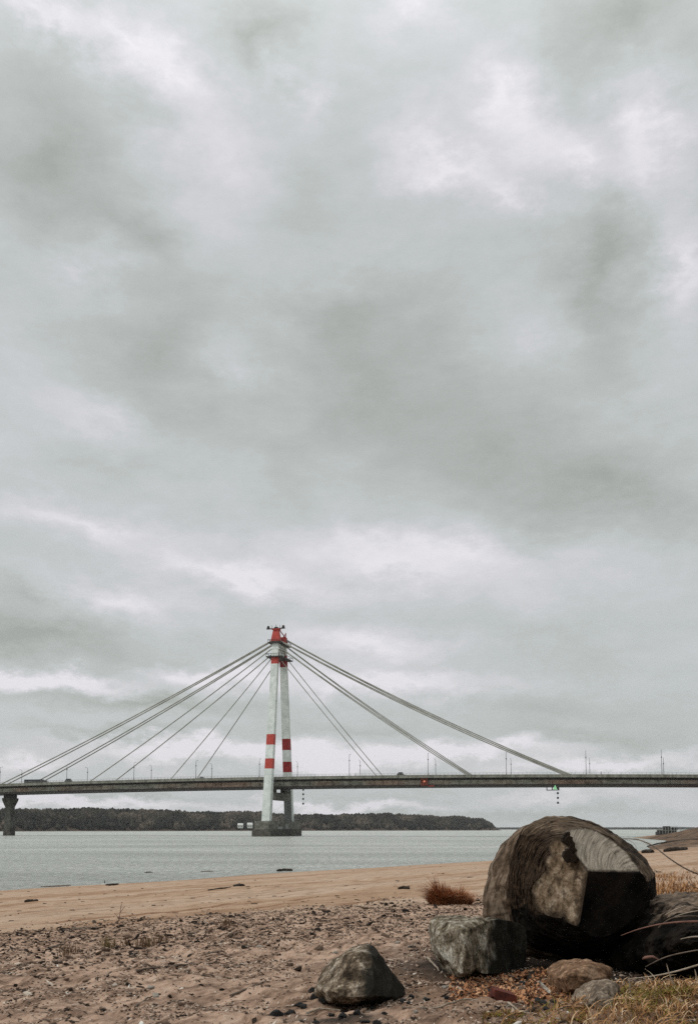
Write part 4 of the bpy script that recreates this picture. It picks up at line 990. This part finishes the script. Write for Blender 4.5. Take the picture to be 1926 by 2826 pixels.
for g_, lb in zip(gsticks, slab):
    xs, ys = ground_hit([p[0] for p in g_], [p[1] for p in g_]); pts = [np.array([x, y, gz(x, y) + .008]) for x, y in zip(xs, ys)]
    org = pts[0]; b = MB(); rad_ = .0035 + .0012 * (ys[0] - 4); c = []
    for q in range(len(pts) - 1):
        for t in np.linspace(0, 1, 6)[:-1]: c.append(pts[q] * (1-t) + pts[q+1] * t + RNG.uniform(-1, 1, 3) * [.004, .01, .003])
    c.append(pts[-1]); b.tube([p - org for p in c], list(np.linspace(rad_ * 1.5, rad_ * .6, len(c))), 6)
    tag(b.build('twig', M['twig_pale' if 'pale' in lb else 'twig'], smooth=True, loc=tuple(org)), lb, 'twig')
# shore driftwood
def beached(pts, rad, label, flat=.5, h0=.0, mt='stone_dark'):
    xs, ys = ground_hit([p[0] for p in pts], [p[1] for p in pts]); yw = np.array([wpt(*p[:2])[1] for p in pts]); k2 = np.minimum(ys, yw) / ys; xs, ys = xs * k2, ys * k2
    P_ = [np.array([x, y, max(gz(x, y), .0) + rad * flat + h0]) for x, y in zip(xs, ys)]
    c = []; 
    for q in range(len(P_) - 1):
        for t in np.linspace(0, 1, 6)[:-1]: c.append(P_[q] * (1-t) + P_[q+1] * t + RNG.uniform(-1, 1, 3) * rad * .25)
    c.append(P_[-1]); n = len(c); org = P_[0]; b = MB()
    b.tube([p - org for p in c], [rad * (.45 + .75 * math.sin(math.pi * (q + .6) / (n + .4)) ** .5) * random.uniform(.85, 1.15) for q in range(n)], 8)
    tag(b.build('driftwood', M[mt], smooth=True, loc=tuple(org)), label, 'driftwood')
beached([(766,2405),(785,2403),(806,2404)], .13, 'flat dark driftwood trunk lying at the water line below the pylon', .7)
beached([(645,2450),(660,2447),(674,2446)], .035, 'small black driftwood lump on the sand left of centre', .6)
beached([(575,2461),(610,2457),(645,2450)], .014, 'thin dark root trailing left from the black driftwood lump', .6)
beached([(113,2451),(150,2449),(196,2447)], .035, 'thin brown driftwood stick at the water edge far left', 1, .05, 'twig')
beached([(292,2444),(310,2444),(328,2443)], .045, 'short driftwood stick at the water edge with an upright stub', 1, .04)
beached([(400,2409),(410,2408),(422,2408)], .05, 'small dark driftwood afloat left of the pylon foot', .3)
beached([(555,2406),(575,2405.5),(590,2405)], .05, 'brown driftwood afloat near the shore below the pylon', .3, 0, 'twig')
beached([(72,2491),(85,2489),(104,2488)], .03, 'short dark stick on the smooth sand at far left', .6)
beached([(1772,2354),(1785,2353),(1800,2354)], .14, 'dark driftwood at the edge of the small inlet on the right', .6)
beached([(1830,2352),(1860,2350),(1893,2346)], .16, 'long dark driftwood on the sand beyond the inlet', .6)
beached([(1785,2337),(1820,2328),(1850,2324),(1926,2317),(2000,2314)], .22, 'dark peat ledge and roots along the inner spit edge', .4)
beached([(1100,2453),(1115,2452),(1128,2453)], .025, 'tiny dark scrap on the sand left of the rust coloured tuft', .6)
q_, w_ = ground_hit([292], [2441]); b = MB(); b.tube([(0, 0, 0), (-.08, 0, .2), (-.05, 0, .32)], [.04, .03, .02], 5)
tag(b.build('stub', M['stone_dark'], loc=(q_[0], w_[0], gz(q_[0], w_[0]))), 'upright dark stub of driftwood at the water edge on the left', 'driftwood')

# ---- small loose stones and charcoal
def pebble_mesh(seed, ang_=False):
    rg = np.random.default_rng(seed); nu, nv = 14, 9; V = []
    for a in np.linspace(0, math.pi, nv):
        for c in np.linspace(0, 2*math.pi, nu, endpoint=False): V.append((math.sin(a)*math.cos(c), math.sin(a)*math.sin(c), math.cos(a)))
    V = np.array(V); d = 1 + .55 * fbm(V[:, 0]*1.3 + seed, V[:, 1]*1.3, V[:, 2]*1.3, sc=1.1, octs=3, seed=seed)
    V = V * d[:, None]
    for _ in range(7 if ang_ else 3):
        nv_ = rg.normal(size=3); nv_ /= np.linalg.norm(nv_); dd = V @ nv_; ov = np.maximum(dd - rg.uniform(.5, .75), 0); V = V - ov[:, None] * nv_
    V = V * [1, .8, .62]; V[:, 2] += .35
    F_ = [(i_ * nu + j_, i_ * nu + (j_+1) % nu, (i_+1) * nu + (j_+1) % nu, (i_+1) * nu + j_) for i_ in range(nv - 1) for j_ in range(nu)]
    return V, np.array(F_)
PM = [pebble_mesh(s_, s_ % 2 == 0) for s_ in range(8)]
def pebbles(lst, name, mt, label, cat, group, var=0):
    cache = {}
    for k_, (px, py, rpx) in enumerate(lst):
        x, y = ground_hit([px], [py]); x, y = float(x[0]), float(y[0]); r_ = rpx * y / F
        v_ = (k_ * 3 + var) % 8
        if v_ not in cache:
            o = np_mesh(name, PM[v_][0], PM[v_][1], M[mt], smooth=(mt != 'charcoal')); cache[v_] = o
        else:
            o = cache[v_].copy(); COL.objects.link(o)
        o.location = (x, y, gz(x, y) - r_ * .12); o.scale = (r_, r_ * random.uniform(.8, 1.1), r_ * random.uniform(.75, 1.25)); o.rotation_euler = (0, 0, random.uniform(0, 6.28))
        tag(o, label, cat, group)
pebbles([(812,2596,10),(876,2606,10)], 'stone', 'stone_dark', 'black fist-sized stone on the strewn beach behind the mottled rock', 'stone', 'black stones behind the mottled rock')
pebbles([(285,2786,12),(242,2770,8),(388,2716,8),(173,2566,8),(50,2578,6),(232,2563,9),(88,2592,6),(45,2725,7),(640,2816,13),(555,2725,7),(95,2690,6),(535,2800,6),(610,2722,8),(470,2750,7),(405,2752,6)], 'stone', 'stone_dark',
        'small dark stone scattered on the lower left of the beach', 'stone', 'small dark stones on the left of the beach')
pebbles([(432,2750,13),(418,2730,14)], 'stone', 'stone_white', 'white stone of the pair near the bottom left', 'stone', 'pair of white stones at lower left', 1)
pebbles([(125,2796,6),(224,2674,4),(937,2652,9),(925,2634,7),(1095,2608,9),(717,2622,10),(1145,2800,10),(1225,2715,9),(1400,2788,6),(1535,2815,11),(565,2550,5),(1250,2718,8),(420,2815,6),(680,2624,6)], 'stone', 'stone_white',
        'small pale stone among the debris on the beach', 'stone', 'small pale stones on the beach', 2)
pebbles([(716,2785,13),(762,2795,20),(800,2788,17),(825,2768,12),(838,2775,16),(862,2745,15),(870,2760,20),(890,2765,14)], 'charcoal', 'charcoal', 'black lump of charcoal beside the left foot of the mottled rock', 'charcoal', 'charcoal lumps left of the mottled rock')
pebbles([(870,2810,12),(900,2815,15),(945,2800,18),(960,2820,20),(985,2805,14),(1010,2818,17),(1040,2822,14),(1030,2780,11),(830,2806,9),(1110,2776,15),(1128,2780,9),(1175,2757,10),(1135,2770,10),(915,2795,12),(1060,2800,8)], 'charcoal', 'charcoal',
        'black lump of charcoal in the patch in front of the mottled rock', 'charcoal', 'charcoal lumps at the bottom middle', 1)
pebbles([(1255,2718,11),(1293,2718,12),(1318,2716,13),(1330,2714,10),(1235,2745,12),(1275,2702,12),(1440,2706,12),(1238,2725,8),(1305,2738,10),(1350,2740,9),(1180,2760,9)], 'charcoal', 'charcoal',
        'black lump of charcoal on the leaf litter right of the angular stone', 'charcoal', 'charcoal lumps on the leaf litter', 2)
pebbles([(1450,2795,13),(1470,2785,10),(1485,2770,12),(1500,2755,13),(1510,2790,12),(1500,2780,15),(1475,2800,12),(1440,2790,10),(1525,2775,11),(1490,2740,9)], 'charcoal', 'charcoal',
        'black lump of charcoal in the old fireplace below the log', 'charcoal', 'charcoal lumps in the old fireplace', 3)
pebbles([(1240,2500,8),(1295,2492,9),(1315,2486,7),(1130,2502,8),(1080,2496,8),(1065,2498,9),(890,2505,8),(845,2512,9),(1340,2478,7),(1200,2505,8),(960,2512,8)], 'stone', 'stone_dark', 'dark clod on the upper edge of the strewn band', 'stone', 'dark clods along the strewn band', 4)
# brick, bone-like white stick, shell
x, y = ground_hit([1385], [2766]); x, y = float(x[0]), float(y[0]); b = MB(); b.hexa([(-.055, -.03, 0), (.06, -.035, 0), (.05, .04, 0), (-.06, .03, 0), (-.06, -.02, .06), (.045, -.03, .045), (.05, .03, .05), (-.05, .035, .065)])
o = b.build('brick_fragment', M['brick_red'], loc=(x, y, gz(x, y) - .004)); o.rotation_euler = (.1, .15, .4); tag(o, 'dark red piece of broken brick in the leaf litter', 'brick')
x, y = ground_hit([1502], [2748]); x, y = float(x[0]), float(y[0]); b = MB(); b.tube([(-.022, 0, .05), (-.01, -.004, .034), (.012, -.012, .012), (.022, -.016, .004)], [.007, .0085, .008, .006], 8)
tag(b.build('filter_stub', M['stone_white'], smooth=True, loc=(x, y, gz(x, y) + .02)), 'short white stub lying across the charcoal in the fireplace', 'litter')

# ------------------------------------------------------------------ strewn chips, clods, bark and pebbles (uncountable)
def chips(n, region, size, name, mt, label, flat=(.18, .6), lum=None, weight=None, seed=0, elong=(1.0, 3.2), tilt=.35):
    rg = np.random.default_rng(seed); px = rg.uniform(region[0], region[1], n); py = rg.uniform(region[2], region[3], n)
    keep = np.interp(px, [-700, -300, 0, 250, 500, 700, 900, 1050, 1180, 1330, 1600, 1800, 2000, 2400], [2640, 2600, 2574, 2552, 2530, 2515, 2504, 2495, 2489, 2480, 2474, 2466, 2458, 2440]) + 9 - 26 * np.abs(rg.normal(0, 1, n)) * (.5 + fbm(px / 40, py / 400, sc=1, octs=2, seed=58)) < py
    px, py = px[keep], py[keep]
    if weight is not None:
        k_ = rg.uniform(0, 1, len(px)) < weight(px, py); px, py = px[k_], py[k_]
    x, y = ground_hit(px, py); n = len(x); s_ = size(rg, n, y)
    K = 7; a = np.linspace(0, 2*math.pi, K, endpoint=False)[None] + rg.uniform(-.35, .35, (n, K)); rr_ = rg.uniform(.6, 1.15, (n, K))
    el = rg.uniform(elong[0], elong[1], n)[:, None]
    bx_ = np.cos(a) * rr_ * el ** .5; by_ = np.sin(a) * rr_ / el ** .5
    h = rg.uniform(flat[0], flat[1], n)[:, None]
    lay = []
    for hh, sc_ in ((-.2, .9), (.55, 1.0), (1.0, .62)):
        lay.append(np.stack([bx_ * sc_, by_ * sc_, h * hh * rg.uniform(.8, 1.2, (n, K))], -1))
    lay.append(np.stack([np.zeros((n, 1)), np.zeros((n, 1)), h * 1.05], -1))
    P_ = np.concatenate(lay, 1)
    al = np.where(rg.uniform(0, 1, n) < .6, rg.normal(.25, .5, n), rg.uniform(0, math.pi, n)); tx, ty = rg.normal(0, tilt, n), rg.normal(0, tilt, n)
    P_[..., 2] += P_[..., 0] * tx[:, None] + P_[..., 1] * ty[:, None]
    ca, sa = np.cos(al)[:, None], np.sin(al)[:, None]
    Q = np.stack([P_[..., 0] * ca - P_[..., 1] * sa, P_[..., 0] * sa + P_[..., 1] * ca, P_[..., 2]], -1) * s_[:, None, None]
    z = ground(x, y); Q += np.stack([x, y, z], -1)[:, None]
    nv = 3 * K + 1; q_ = []
    for l_ in range(2):
        for e in range(K): q_.append((l_*K+e, l_*K+(e+1) % K, (l_+1)*K+(e+1) % K, (l_+1)*K+e))
    for e in range(K): q_.append((2*K+e, 2*K+(e+1) % K, 3*K, 3*K))
    q_ = np.array(q_); quad = q_[:2*K]; tri = q_[2*K:]
    Fa = (np.arange(n)[:, None, None] * nv + quad[None]).reshape(-1, 4)
    T1 = (np.arange(n)[:, None, None] * nv + tri[None, :, :3]).reshape(-1, 3)
    # turn the quads into triangles too so one array holds all
    Ft = np.concatenate([Fa[:, [0, 1, 2]], Fa[:, [0, 2, 3]], T1])
    rnd = lum(rg, n, px, py) if lum is not None else rg.beta(1.6, 1.5, n)
    o = np_mesh(name, Q.reshape(-1, 3), Ft, M[mt], smooth=False, attrs=dict(rnd=np.repeat(np.clip(rnd, 0, 1), nv)))
    return tag(o, label, 'debris', kind='stuff')
def wgt(px, py):
    # denser, darker belt near the upper edge; barer sand lower left
    edge = np.interp(px, [0, 500, 900, 1330, 1926], [2574, 2530, 2504, 2480, 2460]); t = py - edge
    belt = np.exp(-((t - 40) / 55.0) ** 2)
    nz = fbm(px / 150, py / 28, sc=1, octs=3, seed=77)
    w = .17 + 1.2 * belt + 1.4 * nz + .28 * np.clip((px - 500) / 500, 0, 1)
    return np.clip(w, .05, 1)
def lum_f(rg, n, px, py):
    edge = np.interp(px, [0, 500, 900, 1330, 1926], [2574, 2530, 2504, 2480, 2460]); t = py - edge
    belt = np.exp(-((t - 35) / 45.0) ** 2)
    return rg.beta(1.1, 1.25, n) * .95 + .06 - .24 * belt
chips(165000, (-950, 2750, 2470, 2860), lambda rg, n, y: (.0035 + .010 * rg.beta(1, 4, n)) * (y / 5.0) ** .6, 'beach_debris', 'chips', 'wood chips, clods and pebbles strewn over the beach', lum=lum_f, weight=wgt, seed=1)
chips(6800, (-950, 2750, 2470, 2860), lambda rg, n, y: (.010 + .017 * rg.beta(1, 3, n)) * (y / 5.0) ** .5, 'beach_pebbles', 'chips', 'larger bark pieces and pebbles strewn over the beach', lum=lum_f, weight=wgt, seed=2, flat=(.25, .75))
chips(3000, (1240, 1560, 2678, 2770), lambda rg, n, y: .006 + .012 * rg.beta(1, 2, n), 'leaf_litter', 'leaf_litter', 'orange brown fallen leaves and bark under the log', lum=lambda rg, n, a, b_: rg.uniform(0, 1, n), seed=4, flat=(.1, .4), tilt=.6, elong=(1, 2))
chips(2600, (1700, 2150, 2462, 2520), lambda rg, n, y: .010 + .02 * rg.beta(1, 2, n), 'gravel_patch', 'chips', 'pale gravel behind the burnt log', lum=lambda rg, n, a, b_: rg.uniform(.45, 1, n), seed=6, flat=(.3, .8), elong=(1, 1.6))
# sparse scraps on the smooth sand
def scat(n, seed):
    rg = np.random.default_rng(seed); px = rg.uniform(-100, 2050, n); py = rg.uniform(2385, 2570, n); x, y = ground_hit(px, py)
    k_ = sdist(x, y) > 1.2; x, y = x[k_], y[k_]; n = len(x)
    Q = []; s_ = (.012 + .03 * rg.beta(1, 4, n)) * (y / 20) ** .6
    K = 5; a = np.linspace(0, 2*math.pi, K, endpoint=False)[None] + rg.uniform(-.4, .4, (n, K)); r_ = rg.uniform(.6, 1.1, (n, K)); el = rg.uniform(1, 3.5, n)[:, None]
    b0 = np.stack([np.cos(a) * r_ * el, np.sin(a) * r_, -.2 + 0 * a], -1); b1 = np.stack([np.cos(a) * r_ * el * .7, np.sin(a) * r_ * .7, .5 + 0 * a], -1)
    Q = np.concatenate([b0, b1], 1) * s_[:, None, None] + np.stack([x, y, ground(x, y)], -1)[:, None]
    fs = np.array([(e, (e+1) % K, K + (e+1) % K) for e in range(K)] + [(e, K + (e+1) % K, K + e) for e in range(K)] + [(K, K+1, K+2), (K, K+2, K+3), (K, K+3, K+4)])
    Ft = (np.arange(n)[:, None, None] * 2*K + fs[None]).reshape(-1, 3)
    o = np_mesh('sand_scraps', Q.reshape(-1, 3), Ft, M['chips'], smooth=False, attrs=dict(rnd=np.repeat(rg.uniform(0, .45, n), 2*K)))
    tag(o, 'sparse dark scraps of wood on the smooth sand', 'debris', kind='stuff')
scat(420, 5)

# ------------------------------------------------------------------ grass and fibres
def blades(x, y, z, h, w, lean, rnd, name, mt, label, cat, az=None, kind='stuff', segs=4, droop=1.0, origin=(0, 0, 0)):
    n = len(x); az = RNG.uniform(0, 2*math.pi, n) if az is None else az
    P_ = []
    side = az + math.pi/2 + RNG.normal(0, .6, n)
    for k_ in range(segs + 1):
        t = k_ / segs; out_ = h * lean * t ** (1 + droop * .6); up = h * (t - .55 * lean * t ** 2 * droop)
        wx_ = w * (1 - t) ** .6 * .5 + .0004
        cx, cy, cz = x + np.cos(az) * out_, y + np.sin(az) * out_, z + np.maximum(up, .002)
        for sg in (-1, 1): P_.append(np.stack([cx + sg * np.cos(side) * wx_, cy + sg * np.sin(side) * wx_, cz + sg * wx_ * .3], -1))
    P_ = np.stack(P_, 1) - np.array(origin); nv = 2 * (segs + 1)
    fs = np.array([(2*k_, 2*k_+1, 2*k_+3, 2*k_+2) for k_ in range(segs)]); Fq_ = (np.arange(n)[:, None, None] * nv + fs[None]).reshape(-1, 4)
    o = np_mesh(name, P_.reshape(-1, 3), Fq_, M[mt], smooth=True, attrs=dict(rnd=np.repeat(np.clip(rnd, 0, 1), nv))); o.location = origin
    return tag(o, label, cat, kind=kind)
n = 60000; gx = RNG.uniform(.3, 3.2, n); gy = RNG.uniform(3.0, 5.0, n); k_ = RNG.uniform(0, 1, n) < np.clip(turf_mask(gx, gy) * 1.6, 0, 1) ** 1.5; gx, gy = gx[k_], gy[k_]; n = len(gx)
green = np.clip(fbm(gx, gy, sc=2.6, octs=3, seed=91) * 3.2, 0, 1); rn = np.where(RNG.uniform(0, 1, n) < green * .42, RNG.uniform(0, .22, n), RNG.uniform(.26, 1, n) ** 1.25 * (1 - .35 * np.clip(fbm(gx, gy, sc=9, octs=2, seed=93) * 3, 0, 1)))
blades(gx, gy, ground(gx, gy) - .004, RNG.uniform(.02, .075, n) * np.where(RNG.uniform(0, 1, n) < .03, 1.7, 1), RNG.uniform(.0018, .0045, n), RNG.uniform(.5, 1.25, n), rn, 'dry_grass', 'straw', 'dry straw coloured grass with mossy green patches at the lower right', 'grass')
n = 2600; gx = RNG.uniform(.3, 3.2, n); gy = RNG.uniform(3.0, 4.9, n); k_ = RNG.uniform(0, 1, n) < np.clip(turf_mask(gx, gy) * 1.4, 0, 1) * np.clip(.5 + 4 * fbm(gx, gy, sc=4, octs=2, seed=99), 0, 1); gx, gy = gx[k_], gy[k_]; n = len(gx)
blades(gx, gy, ground(gx, gy) - .004, RNG.uniform(.05, .13, n), RNG.uniform(.003, .007, n), RNG.uniform(.5, 1.5, n), RNG.uniform(.3, 1, n), 'coarse_grass', 'straw', 'coarse broken dry grass blades tangled over the turf', 'grass', droop=1.3)
# moss patch at the very bottom
n = 7000; ux, uy = ground_hit(RNG.uniform(1330, 1620, n), RNG.uniform(2800, 2850, n)); k_ = fbm(ux, uy, sc=5, octs=2, seed=95) > -.02
ux, uy = ux[k_], uy[k_]; n = len(ux)
blades(ux, uy, ground(ux, uy), RNG.uniform(.006, .022, n), RNG.uniform(.002, .004, n), RNG.uniform(.4, 1.2, n), RNG.uniform(.0, .5, n), 'moss_patch', 'straw', 'low green moss and straw at the bottom below the fireplace', 'moss')
# tufts of dry grass behind the log at right
n = 4200; ux, uy = ground_hit(RNG.uniform(1790, 2150, n), RNG.uniform(2405, 2478, n)); k_ = fbm(ux * 1.0, uy * .4, sc=1.4, octs=3, seed=97) > .02; ux, uy = ux[k_], uy[k_]; n = len(ux)
blades(ux, uy, ground(ux, uy), RNG.uniform(.05, .2, n), RNG.uniform(.006, .012, n), RNG.uniform(.3, 1.1, n), RNG.uniform(.28, .7, n), 'dry_grass_belt', 'straw', 'orange dry grass on the beach to the right behind the log', 'grass')
# dead weed tufts in the left band
for (a_, b_, w_, cnt, lb) in ((405, 2608, 48, 90, 'tallest dead brown weed tuft in the strewn band at left'), (350, 2602, 30, 45, 'sparse dead weed stems left of the tallest tuft'), (300, 2620, 45, 60, 'low greenish weed tuft in the left band'),
                              (445, 2590, 30, 45, 'dead weed stems right of the tallest tuft'), (620, 2562, 45, 70, 'low dead weeds on the band edge left of centre'), (195, 2640, 60, 70, 'low dark weeds at the far left of the band')):
    ux, uy = ground_hit(a_ + np.clip(RNG.normal(0, w_ * .3, cnt), -w_ * .6, w_ * .6), b_ + RNG.uniform(-5, 5, cnt)); z_ = ground(ux, uy); og = (float(ux.mean()), float(uy.mean()), float(z_.mean()))
    hh = RNG.uniform(.04, .13, cnt) if 'tall' in lb else RNG.uniform(.03, .09, cnt)
    blades(ux, uy, z_, hh, RNG.uniform(.003, .006, cnt), RNG.uniform(.1, .7, cnt), RNG.uniform(.1, .8, cnt) if 'green' not in lb else RNG.uniform(.6, 1, cnt), 'weed_tuft', 'dead_stems', lb, 'plant', kind=None, origin=og)
# thin upright stalk in the left sand
ux, uy = ground_hit([325], [2552]); og = (float(ux[0]), float(uy[0]), gz(ux[0], uy[0])); b = MB(); b.tube([(0, 0, -.02), (.02, 0, .09), (.03, 0, .17)], .0028, 5); b.tube([(.02, 0, .09), (.06, 0, .15)], .002, 4); b.tube([(.01, 0, .05), (-.03, 0, .09)], .002, 4)
tag(b.build('dead_stalk', M['twig_red'], loc=og), 'thin reddish dead stalk standing on the sand at left', 'plant')
# grass stalks standing out in the turf
for k_, (pp, lb) in enumerate((([(1738,2738,4.35),(1737,2715,4.35),(1735,2695,4.35)], 'short pale upright stalk at the edge of the grass'),
                 ([(1868,2735,4.3),(1850,2700,4.3),(1838,2660,4.3)], 'tallest pale stalk leaning left over the grass'),
                 ([(1570,2812,4.25),(1556,2785,4.27),(1543,2755,4.32)], 'pale stalk leaning in front of the brown rock'),
                 ([(1922,2715,4.3),(1920,2695,4.3),(1916,2675,4.3)], 'pale stalk at the right edge of the grass'),
                 ([(1890,2790,4.1),(1915,2750,4.1),(1940,2715,4.1)], 'straw stalk leaning right at the right edge'))):
    stick('grass_stalk', pp, [.004, .0035, .0015], 'twig_pale', lb, 'grass stalk')
# reddish tuft of fibres
ux, uy = ground_hit([1243], [2497]); cx, cy = float(ux[0]), float(uy[0]); sc_ = cy / F; cz = gz(cx, cy)
n = 5200; th = RNG.uniform(0, 2*math.pi, n); rr_ = np.sqrt(RNG.uniform(0, 1, n)); bx_ = np.cos(th) * rr_ * 58 * sc_ ; by_ = np.sin(th) * rr_ * 34 * sc_
hgt_ = (54 + 22 * np.exp(-((bx_ / sc_ + 28) / 26) ** 2) - 8 * (bx_ / sc_ > 30)) * sc_ * np.sqrt(np.clip(1 - (rr_ * .85) ** 2, .1, 1)) * RNG.uniform(.45, 1.08, n) * (1 + .6 * fbm(bx_ / sc_ / 14, by_ / sc_ / 14, sc=1, octs=2, seed=101))
blades(cx + bx_, cy + by_, np.full(n, cz - .01), hgt_, np.full(n, 1.6 * sc_), RNG.uniform(.1, 1.0, n), RNG.beta(1.3, 1.4, n), 'fibre_tuft', 'rust_fibres', 'bushy rust red tuft of dried roots on the sand left of the log', 'plant', az=th + RNG.normal(0, .7, n), kind=None, origin=(cx, cy, cz))

# ------------------------------------------------------------------ haze
b = MB(); b.box(-7000, 7000, -300, 7200, -4.5, 260)
hz = b.build('haze', M['sand_ground']); hz.data.materials.clear()
hm = bpy.data.materials.new('haze'); hm.use_nodes = True; t = hm.node_tree; t.nodes.clear()
ho = N(t, 'ShaderNodeOutputMaterial'); hv = N(t, 'ShaderNodeVolumePrincipled'); hv.inputs['Color'].default_value = (.86, .88, .90, 1); hv.inputs['Density'].default_value = .000045
L(t, hv.outputs[0], ho.inputs['Volume']); hz.data.materials.append(hm); tag(hz, 'thin pale haze over the river', 'haze', kind='stuff')
